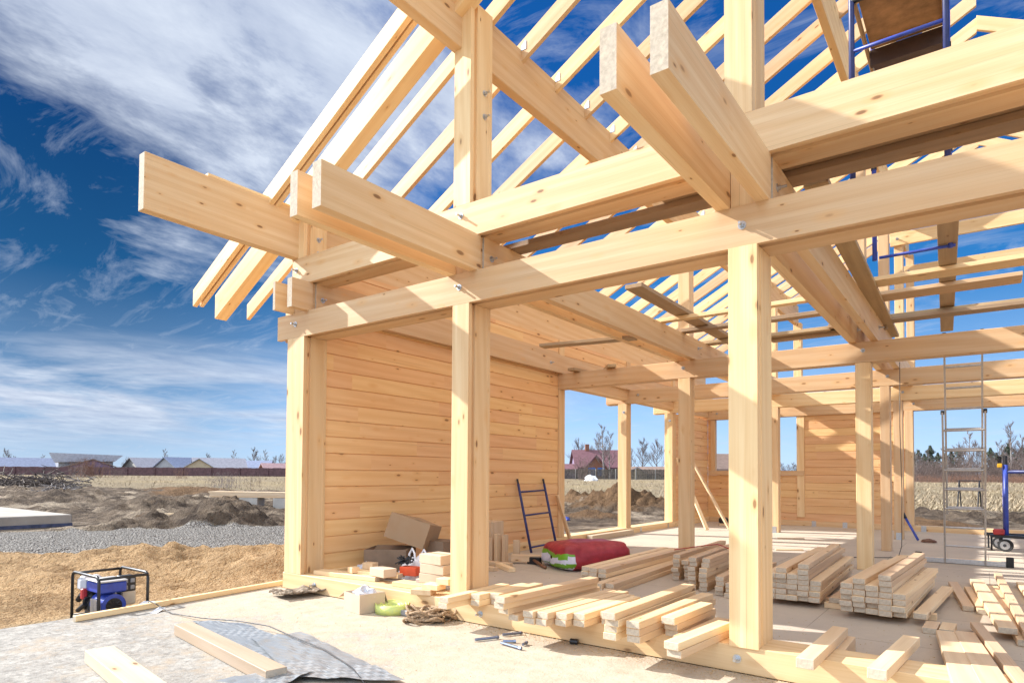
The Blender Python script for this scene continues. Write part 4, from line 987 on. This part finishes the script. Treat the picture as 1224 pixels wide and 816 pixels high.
def house(px, dep, w, d, eave, ridge, rz, wall, roof, label, gable_front=False, win=2, chimney=False, name='distant_house', cat='house'):
    p = bearing(px, dep, 0); p.z = hz(p.x, p.y)-.1
    face = math.atan2(-(CAM.x-p.x), CAM.y-p.y)+math.pi      # local -Y looks at the house site
    t = empty(name, p, label, cat, rz=face+R(rz))
    bm = box(BM(), -w/2, w/2, -d/2, d/2, 0, eave)
    if gable_front: prism(bm, [(-w/2, eave+.01), (w/2, eave+.01), (0, ridge-.1)], 1, -d/2, d/2)
    else: prism(bm, [(-d/2, eave+.01), (d/2, eave+.01), (0, ridge-.1)], 0, -w/2, w/2)
    wl = obj('wall', bm, WALLS[wall], t)
    o = .5; th = .16
    if gable_front: pl = lambda s: [(s*(w/2+o), eave-o*(ridge-eave)/(w/2)), (0, ridge), (0, ridge+th), (s*(w/2+o), eave-o*(ridge-eave)/(w/2)+th)]
    else: pl = lambda s: [(s*(d/2+o), eave-o*(ridge-eave)/(d/2)), (0, ridge), (0, ridge+th), (s*(d/2+o), eave-o*(ridge-eave)/(d/2)+th)]
    bm = BM()
    for s in (-1, 1): prism(bm, pl(s), 1 if gable_front else 0, -(d if gable_front else w)/2-o, (d if gable_front else w)/2+o)
    rf = obj('roof', bm, ROOFS[roof], t)
    if chimney: obj('chimney', box(BM(), -w*.2-.4, -w*.2+.4, -.4, .4, ridge-.8, ridge+1.3), WALLS['brick'], rf)
    for k in range(win):
        x = (k+.5)/win*w-w/2; f = obj('window', box(BM(), x-.6, x+.6, -d/2-.05, -d/2-.002, eave*.35, eave*.8), WALLS['white'], t)
        obj('pane', box(BM(), x-.5, x+.5, -d/2-.06, -d/2-.051, eave*.35+.1, eave*.8-.1), GLASS, f)
    return t
# left village
def butterfly():
    p = bearing(104, 152, 0); p.z = hz(p.x, p.y)-.1; face = math.atan2(-(CAM.x-p.x), CAM.y-p.y)+math.pi
    t = empty('modern_house', p, 'large pale house with an upswept grey roof beyond the fence at the far left', 'house', rz=face)
    obj('wall', box(BM(), -5.4, 5.2, -4, 4, 0, 4.2), WALLS['grey'], t)
    obj('roof', prism(BM(), [(-7.2, 5.15), (7.2, 4.8), (5.6, 3.4), (-6.2, 3.0)], 1, -5, 5), ROOFS['pale'], t)
    obj('annex_wall', prism(BM(), [(-3.2, 0), (5.0, 0), (5.0, 2.1), (1.2, 3.6), (-3.2, 2.1)], 1, -7, -4.01), WALLS['violet'], t)
    bm = BM(); prism(bm, [(-4.6, 1.75), (1.2, 3.65), (1.2, 3.85), (-4.6, 1.95)], 1, -7.6, -4.02); prism(bm, [(5.8, 1.9), (1.2, 3.65), (1.2, 3.85), (5.8, 2.1)], 1, -7.6, -4.02)
    obj('annex_roof', bm, ROOFS['brown'], t)
    w = obj('window', box(BM(), 3.0, 4.2, -7.05, -7.002, .6, 1.9), WALLS['white'], t); obj('pane', box(BM(), 3.1, 4.1, -7.06, -7.051, .7, 1.8), GLASS, w)
    obj('door', box(BM(), 1.0, 2.0, -7.05, -7.002, 0, 1.9), WALLS['brick'], t)
butterfly()
house(22, 170, 17, 9, 2.0, 4.4, 4, 'grey', 'blue', 'long low house with a blue grey roof at the far left edge', win=4)
house(66, 175, 9, 8, 2.0, 4.2, -8, 'white', 'pale', 'pale roofed low house just left of the upswept roof', win=2)
house(180, 160, 9, 8, 2.1, 4.3, 24, 'white', 'grey', 'grey roofed house right of the upswept roof', win=2)
house(214, 156, 7, 8, 2.1, 4.4, 35, 'grey', 'blue', 'small house with a turned blue roof, second right of the upswept roof', win=1)
house(238, 150, 6.5, 7, 1.9, 4.0, 0, 'cream', 'pale', 'house with a cream gable facing us in the far village', gable_front=True, win=1)
house(262, 156, 11, 8, 2.0, 4.3, 6, 'grey', 'grey', 'broad slate roofed house behind the cream gabled one', win=3)
house(302, 166, 9, 8, 1.9, 3.9, -12, 'white', 'blue', 'blue roofed low house near the corner post', win=2)
house(333, 142, 6.5, 6, 1.4, 2.9, 14, 'brick', 'rose', 'small shed with a rosy roof by the fence at the corner post', win=0)
# behind, through the window openings
house(712, 132, 9.0, 9, 2.6, 5.9, 10, 'violet', 'plum', 'large house with a plum red roof and front gable behind the board fence', win=3, chimney=True)
def gable():
    p = bearing(713, 125, 0); p.z = hz(p.x, p.y)-.1; face = math.atan2(-(CAM.x-p.x), CAM.y-p.y)+math.pi
    t = empty('gabled_porch', p, 'pointed timber gable with blue glazing standing before the plum roofed house', 'house', rz=face)
    obj('wall', prism(BM(), [(-2.2, 0), (2.2, 0), (2.2, 1.9), (0, 4.4), (-2.2, 1.9)], 1, -1.5, 2), WALLS['brick'], t)
    bm = BM()
    for s in (-1, 1): prism(bm, [(s*2.9, 1.25), (0, 4.55), (0, 4.8), (s*2.9, 1.5)], 1, -2.1, 2.4)
    obj('roof', bm, ROOFS['plum'], t)
    for s in (-1, 1): w = obj('window', box(BM(), s*.9-.7, s*.9+.7, -1.55, -1.502, .7, 2.3), WALLS['blue'], t)
gable()
house(676, 128, 3.8, 4, 1.9, 2.9, 0, 'violet', 'plum', 'small violet shed at the left end of the board fence', win=0)
house(774, 124, 6.6, 5, 1.2, 2.4, -6, 'cream', 'brown', 'low brown roofed house behind the board fence', win=1)
house(762, 120, 3.4, 4, 1.1, 2.3, 0, 'cream', 'grey', 'little cream gable end beside the low brown roofed house', gable_front=True, win=0)
house(866, 62, 3.4, 4, 2.0, 3.2, 24, 'grey', 'brown', 'grey block house with a brown roof in the far window of the back wall', win=2)
house(938, 110, 2.2, 2.5, 1.2, 1.9, 0, 'blue', 'blue', 'tiny bright blue shed seen past the right front post', gable_front=True, win=1, name='garden_shed', cat='shed')
# bare trees
BARK = plain('birch_bark', (.34, .30, .28), .85, var=.35, scale=5); BARKD = plain('grey_bark', (.17, .135, .115), .9, var=.25, scale=5); TWIG = plain('twigs', (.16, .115, .10), .9, var=.2, scale=3); TWIGP = plain('pale_twigs', (.22, .175, .165), .9, var=.2, scale=3); REDT = plain('reddish_twigs', (.25, .13, .085), .9, var=.25, scale=3)
NEEDLE = plain('pine_needles', (.075, .10, .06), .8, var=.35, scale=2)
def bare_tree(seed, hgt_, spread, bark, twig, dens=1.):
    """tapered trunk with limbs, finer branches and a haze of twigs; returns (trunk mesh, crown mesh)"""
    rr = random.Random(seed); tb = BM(); cb = BM()
    pts = []; p = Vector((0, 0, -.2)); d = Vector((0, 0, 1)); n = 9
    for i in range(n+1):
        pts.append(p.copy()); d = (d+Vector((rr.uniform(-.07, .07), rr.uniform(-.07, .07), .1))).normalized(); p = p+d*(hgt_*.92/n)
    tube(tb, pts, hgt_*.016, 7, hgt_*.003)
    def branch(p, d, L, r, lev):
        k = 4 if lev < 2 else 3; q = [p.copy()]
        for i in range(k):
            d = (d+Vector((rr.uniform(-.22, .22), rr.uniform(-.22, .22), .16))).normalized(); p = p+d*(L/k); q.append(p.copy())
        tube(cb, q, r, 4 if lev < 2 else 3, r*.35, cap=False)
        if lev < 3:
            for j in range(int((5 if lev < 2 else 4)*dens)+rr.randint(0, 1)):
                f = rr.uniform(.25, 1.); i = min(int(f*k), k-1); b = q[i].lerp(q[i+1], f*k-i)
                dd = (d*.75+Vector((rr.uniform(-1, 1), rr.uniform(-1, 1), rr.uniform(-.15, .7)))*.75).normalized()
                branch(b, dd, L*rr.uniform(.4, .62), max(r*.5, .011), lev+1)
    for j in range(int(13*dens)):
        f = .22+.78*(j+rr.random())/(13*dens); f = min(f, .99); i = int(f*n); b = pts[i].lerp(pts[i+1], f*n-i)
        a = rr.uniform(0, 6.28); up = .35+.6*f; dd = Vector((math.cos(a), math.sin(a), up)).normalized()
        branch(b, dd, hgt_*spread*(1.05-f*.75), hgt_*.0055, 1)
    return tb, cb
def proto(name, seed, h_, spread, bark, twig, dens=1.):
    t = bpy.data.objects.new(name, None); COL.objects.link(t); tb, cb = bare_tree(seed, h_, spread, bark, twig, dens)
    obj('trunk', tb, bark, t); obj('crown', cb, twig, t); return t
def pine_proto(seed, h_):
    rr = random.Random(seed); t = bpy.data.objects.new('pine_tree', None); COL.objects.link(t)
    obj('trunk', tube(BM(), [(0, 0, -.2), (.05, 0, h_*.5), (0, .05, h_)], h_*.018, 7, h_*.004), BARKD, t); bm = BM()
    for k in range(1500):
        f = rr.random()**.8; z = h_*(.28+.72*f); rad = h_*.24*min(1, 1.5*(1-f))**.6*rr.random()**.6*(.6+.4*math.sin(f*23+h_))+.08; a = rr.uniform(0, 6.28); c = Vector((rad*math.cos(a), rad*math.sin(a), z-rad*.25)); s = h_*.035*rr.uniform(.5, 1.2)
        bm.faces.new([bm.verts.new(c+Vector((rr.uniform(-s, s), rr.uniform(-s, s), rr.uniform(-s, s)))) for _ in range(3)])
    obj('crown', bm, NEEDLE, t); return t
PR = [proto('birch_tree', 11, 10., .26, BARK, TWIGP, 1.35), proto('bare_tree', 12, 9., .36, BARKD, TWIG, 1.5), proto('bare_tree', 13, 8., .42, BARKD, TWIG, 1.4), proto('birch_tree', 14, 11., .22, BARK, TWIGP, 1.35)]
PN = pine_proto(4, 8.)
_first = {}
def plant(t, px, dep, k, label, cat='tree', group=None):
    p = bearing(px, dep, 0); p.z = hz(p.x, p.y)
    if t.name not in _first: _first[t.name] = t; o = t
    else: o = copy_tree(t)
    o.location = p; o.scale = (k, k, k); o.rotation_euler = (0, 0, rnd.uniform(0, 6.28)); tag(o, label, cat, group); return o
for (i, px, dep, k, lab) in ((2, 693, 142, 1.1, 'spreading bare tree left of the plum roofed house'), (3, 722, 118, 1.02, 'tall slim birch in front of the plum roofed house'), (0, 729, 120, .95, 'slim birch just right of the tallest one by the plum roofed house'), (0, 715, 150, 1.1, 'pale birch behind the plum roof ridge'),
                             (1, 768, 150, 1.05, 'bare round crowned tree above the low brown roofed house'), (2, 786, 150, 1.15, 'bare tree cut by the second window post'), (1, 704, 160, .9, 'distant bare tree behind the plum roofed house, left of its chimney'), (3, 755, 165, .8, 'thin distant birch between the two window posts')):
    plant(PR[i], px, dep, k, lab, group='bare trees behind the board fence')
left_spots = [(8, .62), (17, .5), (34, .4), (52, .45), (68, .35), (152, .5), (162, .4), (197, .62), (213, .45), (222, .4), (249, .55), (279, .62), (288, .38), (295, .4), (304, .72), (317, .6), (328, .5), (337, .62), (130, .4)]
cues = ('at the far left edge', 'second from the left edge', 'third from the left edge', 'fourth from the left edge', 'just left of the upswept roof', 'just right of the upswept roof', 'second right of the upswept roof', 'above the turned blue roof', 'behind the turned blue roof', 'between the turned roof and the cream gable',
        'above the cream gable', 'above the end of the slate roof', 'right of the slate roof', 'small one right of the slate roof', 'large one before the corner post', 'third from the corner post', 'second from the corner post', 'touching the corner post', 'behind the upswept roof')
for j, ((px, k), cu) in enumerate(zip(left_spots, cues)):
    plant(PR[(1, 2, 1, 0)[j % 4]], px, 250+7*(j % 3), k*1.75, 'distant bare tree over the village roofs, '+cu, group='distant trees over the village')
# treeline at the right
j = 0
words = ('first', 'second', 'third', 'fourth', 'fifth', 'sixth', 'seventh', 'eighth', 'ninth', 'tenth', 'eleventh', 'twelfth', 'thirteenth', 'fourteenth', 'fifteenth', 'sixteenth', 'seventeenth', 'eighteenth', 'nineteenth', 'twentieth')
for q, px in enumerate((1092, 1098, 1105, 1112, 1121, 1129, 1137, 1146, 1184, 1191, 1199, 1206, 1213, 1222)):
    plant(PN, px, 112+(q*7) % 19, rnd.uniform(.62, .85), f'dark pine of the far treeline in the right opening, {words[q]} from its left edge', group='pines of the far treeline')
for q, (px, k) in enumerate(((1095, .68), (1102, .62), (1110, .7), (1118, .66), (1127, .75), (1135, .7), (1143, .8), (1153, 1.0), (1160, 1.12), (1168, 1.0), (1177, .8), (1186, .75), (1195, .95), (1204, 1.05), (1209, 1.2), (1216, 1.05), (1223, 1.1), (1232, 1.))):
    plant(PR[(0, 1, 3, 2)[q % 4]], px, 104+(q*5) % 17, k*.82, f'bare tree of the far treeline in the right opening, {words[q]} from its left edge', group='bare trees of the far treeline')
for q, px in enumerate((935, 942, 948, 953)):
    plant(PR[(1, 2)[q % 2]], px, 170, .5, f'distant bare tree in the narrow window past the right front post, {words[q]} from its left', group='distant trees in the narrow window')
# scrub at the foot of the treeline and thickets behind
def twig_mass(name, spots, label, mat, kind='stuff', n=26):
    bm = BM(); rr = random.Random(len(spots))
    for (x, y, h_, w_) in spots:
        z0 = hz(x, y)
        for k in range(n):
            a = rr.uniform(0, 6.28); lean = rr.uniform(0, .55); p = Vector((x+rr.gauss(0, w_*.35), y+rr.gauss(0, w_*.35), z0-.05)); q = p+Vector((math.cos(a)*lean, math.sin(a)*lean, 1))*h_*rr.uniform(.5, 1.05); r_ = max(.008, h_*.006)
            m_ = p.lerp(q, .5)+Vector((rr.uniform(-.1, .1), rr.uniform(-.1, .1), 0))*h_; tube(bm, [p, m_, q], r_, 3, r_*.4, cap=False)
            for s in range(3):
                b_ = m_.lerp(q, rr.random()); e = b_+Vector((rr.uniform(-.3, .3), rr.uniform(-.3, .3), rr.uniform(.1, .4)))*h_*.6; tube(bm, [b_, e], r_*.6, 3, r_*.3, cap=False)
    o = obj(name, bm, mat)
    if kind == 'stuff': o['kind'] = 'stuff'
    return o
sp_ = []
for k in range(210):
    p = bearing(rnd.uniform(1070, 1260), rnd.uniform(98, 128)); sp_.append((p.x, p.y, rnd.uniform(1.8, 4.0), 1.6))
twig_mass('thicket', sp_, '', TWIG, n=22)
sp_ = []
for k in range(60):
    p = bearing(rnd.uniform(1070, 1250), rnd.uniform(84, 97)); sp_.append((p.x, p.y, rnd.uniform(.7, 1.5), 1.2))
twig_mass('undergrowth', sp_, '', REDT, n=20)
for q, (px, dep, h_, w_, n, mat, lab) in enumerate(((105, 88, 2.6, 2.6, 170, REDT, 'large reddish brown bare bush before the upswept roof house'), (140, 92, 1.5, 1.3, 40, TWIG, 'thin bare bush right of the large reddish one'), (92, 80, 1.9, 1.2, 30, TWIGP, 'pale leaning shrub left of the large reddish bush'),
                     (216, 84, 1.5, 1.2, 40, REDT, 'small bare bush before the turned blue roof'), (262, 52, 1.2, 1.6, 50, TWIGP, 'row of thin pale stems in the field before the slate roof'), (275, 50, 1.25, 1.2, 40, TWIGP, 'thin pale stems in the field right of the slate roof'), (302, 56, 1.1, 1., 26, TWIG, 'thin bare bush in the field near the corner post'),
                     (697, 98, 3.4, 1.4, 60, TWIG, 'brown bush overgrowing the board fence at its left'))):
    p = bearing(px, dep); o = twig_mass('bare_bush', [(p.x, p.y, h_, w_)], '', mat, 'thing', n); tag(o, lab, 'bush', 'bare bushes in the field')
for q, (px, dep, w_, lab) in enumerate(((60, 47, 3.2, 'dark heap of uprooted branches at the left beyond the mud'), (6, 46, 2., 'dark heap of brushwood cut by the left picture edge'), (68, 34, .8, 'small tangle of pale roots on the mud beyond the slab'))):
    p = bearing(px, dep); bm = BM(); z0 = hz(p.x, p.y); rr = random.Random(q)
    for k in range(260 if q < 2 else 40):
        a = rr.uniform(0, 6.28); c = Vector((p.x+rr.gauss(0, w_*.5), p.y+rr.gauss(0, w_*.35), z0+abs(rr.gauss(0, .3))*w_*.5)); dv = Vector((math.cos(a), math.sin(a), rr.uniform(-.3, .6)))*rr.uniform(.3, .9)
        tube(bm, [c-dv, c, c+dv+Vector((0, 0, rr.uniform(-.1, .2)))], .045 if q < 2 else .03, 4, .015, cap=False)
    tag(obj('brushwood_heap', bm, BARKD if q < 2 else BARK), lab, 'brushwood')
# dry grass tufts in the fields
bm = BM(); rr = random.Random(2)
def tuft(x, y, s, n):
    z = hz(x, y)-.02
    for k in range(n):
        a = rr.uniform(0, 6.28); l = rr.uniform(.3, .9)*s; d_ = Vector((math.cos(a), math.sin(a), 0)); b_ = Vector((x, y, z))+d_*rr.uniform(0, .2)*s; w_ = Vector((-d_.y, d_.x, 0))*(.012+.02*s)
        bm.faces.new((bm.verts.new(b_-w_), bm.verts.new(b_+w_), bm.verts.new(b_+d_*l*.7+Vector((0, 0, l*rr.uniform(.35, .9))))))
for k in range(1500):
    p = bearing(rnd.uniform(1075, 1260), 26+60*rnd.random()**1.3); tuft(p.x, p.y, rnd.uniform(.3, .6), 6)
for k in range(1500):
    p = bearing(rnd.uniform(670, 960), 32+70*rnd.random()); tuft(p.x, p.y, rnd.uniform(.25, .55), 5)
for k in range(1500):
    p = bearing(rnd.uniform(-20, 350), 42+85*rnd.random()); tuft(p.x, p.y, rnd.uniform(.25, .55), 5)
o = obj('dry_grass', bm, plain('dry_grass', (.40, .325, .215), .9, var=.2, scale=.6, c2=(.27, .20, .125))); o['kind'] = 'stuff'
# white rubbish by the fence, blue barrel, stool frame behind the right opening
p = bearing(706, 92); tag(crumple('rubbish_sheet', .95, .5, .75, 3, WHITEP, None, (p.x, p.y, hz(p.x, p.y)), amp=.5), 'crumpled white sheet lying before the board fence', 'sheet')
p = bearing(677, 20); tag(crumple('blue_scrap', .12, .1, .12, 7, BLUE, None, (p.x, p.y, hz(p.x, p.y)), amp=.3), 'blue scrap on the mud outside the left window opening', 'scrap')
def trestle():
    p = bearing(1158, 21.5); t = empty('trestle', (p.x, p.y, hz(p.x, p.y)+.12), 'thin dark metal trestle standing in the mud beyond the ladder', 'trestle', rz=R(10))
    for x in (-.28, .28):
        obj('leg', tube(BM(), [(x, 0, .95), (x-.07, -.1, 0)], .022, 6), DARKST, t); obj('leg', tube(BM(), [(x, 0, .95), (x+.09, .25, 0)], .022, 6), DARKST, t)
    obj('crossbar', tube(BM(), [(-.34, 0, .95), (.34, 0, .95)], .02, 6), DARKST, t)
trestle()
# ------------------------------------------------------------------ daylight
LD_ = Vector((1.45, .48, -1.)).normalized()              # the way the sunlight travels
SUND = -LD_
sun = bpy.data.lights.new('sun', 'SUN'); sun.energy = SUN_E; sun.angle = R(.53); sun.color = (1, .975, .94)
so_ = bpy.data.objects.new('sun', sun); COL.objects.link(so_); so_.rotation_euler = LD_.to_track_quat('-Z', 'Y').to_euler(); so_.location = (-20, -8, 20)
W = bpy.data.worlds.new('World'); S.world = W; W.use_nodes = True; nt = W.node_tree; nt.nodes.clear(); N = NT(nt)
out = N.n('OutputWorld'); bg = N.n('Background'); N.l(bg.outputs[0], out.inputs[0]); bg.inputs['Strength'].default_value = .12
sky = N.n('TexSky', sky_type='NISHITA'); sky.sun_disc = False; sky.sun_elevation = math.asin(SUND.z); sky.sun_rotation = math.atan2(SUND.x, SUND.y); sky.air_density = 1.; sky.dust_density = .4; sky.ozone_density = 2.; sky.altitude = 100
tc = N.n('TexCoord'); g = tc.outputs['Generated']; nz = N.n('VectorMath', operation='NORMALIZE'); N.l(g, nz.inputs[0]); g = nz.outputs[0]
sx = N.n('SeparateXYZ'); N.l(g, sx.inputs[0]); zz = N.math('MAXIMUM', sx.outputs[2], 0.)
den = N.math('ADD', zz, .12); cc = N.n('CombineXYZ'); N.l(N.math('DIVIDE', sx.outputs[0], den), cc.inputs[0]); N.l(N.math('DIVIDE', sx.outputs[1], den), cc.inputs[1])
mp = N.n('Mapping'); mp.inputs['Rotation'].default_value = (0, 0, R(35)); mp.inputs['Scale'].default_value = (1., .55, 1.); N.l(cc.outputs[0], mp.inputs[0])
c1 = N.noise(mp.outputs[0], 1.05, 8, .62, .35); c2 = N.noise(mp.outputs[0], 5.5, 6, .65, .2)
cl = N.math('ADD', N.math('MULTIPLY', c1, .62), N.math('MULTIPLY', c2, .38))
def lobe(px, py, r0, r1, w):
    d = (FW+RT*((px-PX)/FPX)-UP*((py-PY)/FPX)).normalized(); dt = N.n('VectorMath', operation='DOT_PRODUCT'); N.l(g, dt.inputs[0]); dt.inputs[1].default_value = d
    return N.math('MULTIPLY', N.mapr(dt.outputs['Value'], math.cos(R(r1)), math.cos(R(r0)), 0, 1), w)
cov = 0.
for a in LOBES:
    v = lobe(*a); cov = v if isinstance(cov, float) else N.math('ADD', cov, v)
el = N.math('ARCSINE', sx.outputs[2])
# streaks of a cloud bank low over the village
cov = N.math('ADD', cov, BASE)
den_ = N.mapr(N.math('ADD', cl, cov), .48, .68)
mp2 = N.n('Mapping'); mp2.inputs['Scale'].default_value = (1., 1., 7.); N.l(g, mp2.inputs[0])
st = N.noise(mp2.outputs[0], 2.6, 6, .6, .5)
band = N.math('MULTIPLY', N.mapr(el, R(1.5), R(5.), .25, 1), N.mapr(el, R(7.), R(11.), 1, 0))
d2 = (FW+RT*((170-PX)/FPX)).normalized(); dt = N.n('VectorMath', operation='DOT_PRODUCT'); N.l(g, dt.inputs[0]); dt.inputs[1].default_value = (d2.x, d2.y, 0)
band = N.math('MULTIPLY', band, N.mapr(dt.outputs['Value'], .78, .93, .12, 1)); den2 = N.math('MULTIPLY', N.mapr(st, .40, .54), band)
mp3 = N.n('Mapping'); mp3.inputs['Rotation'].default_value = (0, 0, R(20)); mp3.inputs['Scale'].default_value = (1.2, 3.2, 1.); N.l(cc.outputs[0], mp3.inputs[0])
wisp = N.math('MULTIPLY', N.mapr(N.noise(mp3.outputs[0], 1.7, 8, .68, .8), .50, .74), .5)
den_ = N.math('MAXIMUM', N.math('MAXIMUM', den_, wisp), den2, True)
# the blue of the open sky: pale over the horizon, deep overhead; the sky model gives its brightness
lum = N.n('RGBToBW'); N.l(sky.outputs[0], lum.inputs[0])
tone = N.ramp(N.mapr(sx.outputs[2], 0., 1.), (0., (1.75, 2.35, 3.0)), (.10, (1.05, 1.85, 3.0)), (.26, (.12, .80, 2.1)), (.45, (.03, .42, 1.55)), (1., (.03, .3, 1.3)))
amp = N.math('POWER', N.math('DIVIDE', lum.outputs[0], LUM0), .25)
amp = N.math('MULTIPLY', amp, N.math('SUBTRACT', 1., N.math('MAXIMUM', lobe(60, 235, 3, 26, .62), lobe(120, 470, 3, 20, .30))))
sc_ = N.n('VectorMath', operation='SCALE'); N.l(tone, sc_.inputs[0]); N.l(amp, sc_.inputs['Scale'])
bright = N.mix(N.mapr(c2, .3, .7), (1.5, 1.75, 2.3), (2.5, 2.75, 3.15))
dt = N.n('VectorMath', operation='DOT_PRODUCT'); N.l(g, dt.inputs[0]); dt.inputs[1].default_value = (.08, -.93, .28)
rear = N.mapr(dt.outputs['Value'], -.05, .55)               # bright cloud added to the unseen sky behind the viewer as fill light
bright = N.mix(rear, bright, REAR_FILL)
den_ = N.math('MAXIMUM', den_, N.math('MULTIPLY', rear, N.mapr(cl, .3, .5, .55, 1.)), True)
over = N.mapr(sx.outputs[2], .74, .9)                        # added bright veil overhead, out of view, to lift the shaded timber
bright = N.mix(over, bright, OVER_FILL); den_ = N.math('MAXIMUM', den_, N.math('MULTIPLY', over, .9), True)
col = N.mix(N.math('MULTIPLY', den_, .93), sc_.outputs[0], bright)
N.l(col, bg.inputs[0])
vs = S.view_settings; vs.view_transform = 'Standard'; vs.look = 'None'; vs.exposure = EXPO; vs.gamma = 1; vs.use_curve_mapping = False
S.cycles.max_bounces = 8; S.cycles.diffuse_bounces = 6; S.cycles.glossy_bounces = 3; S.cycles.use_denoising = True
S.cycles.sample_clamp_indirect = 8
bpy.context.view_layer.update()
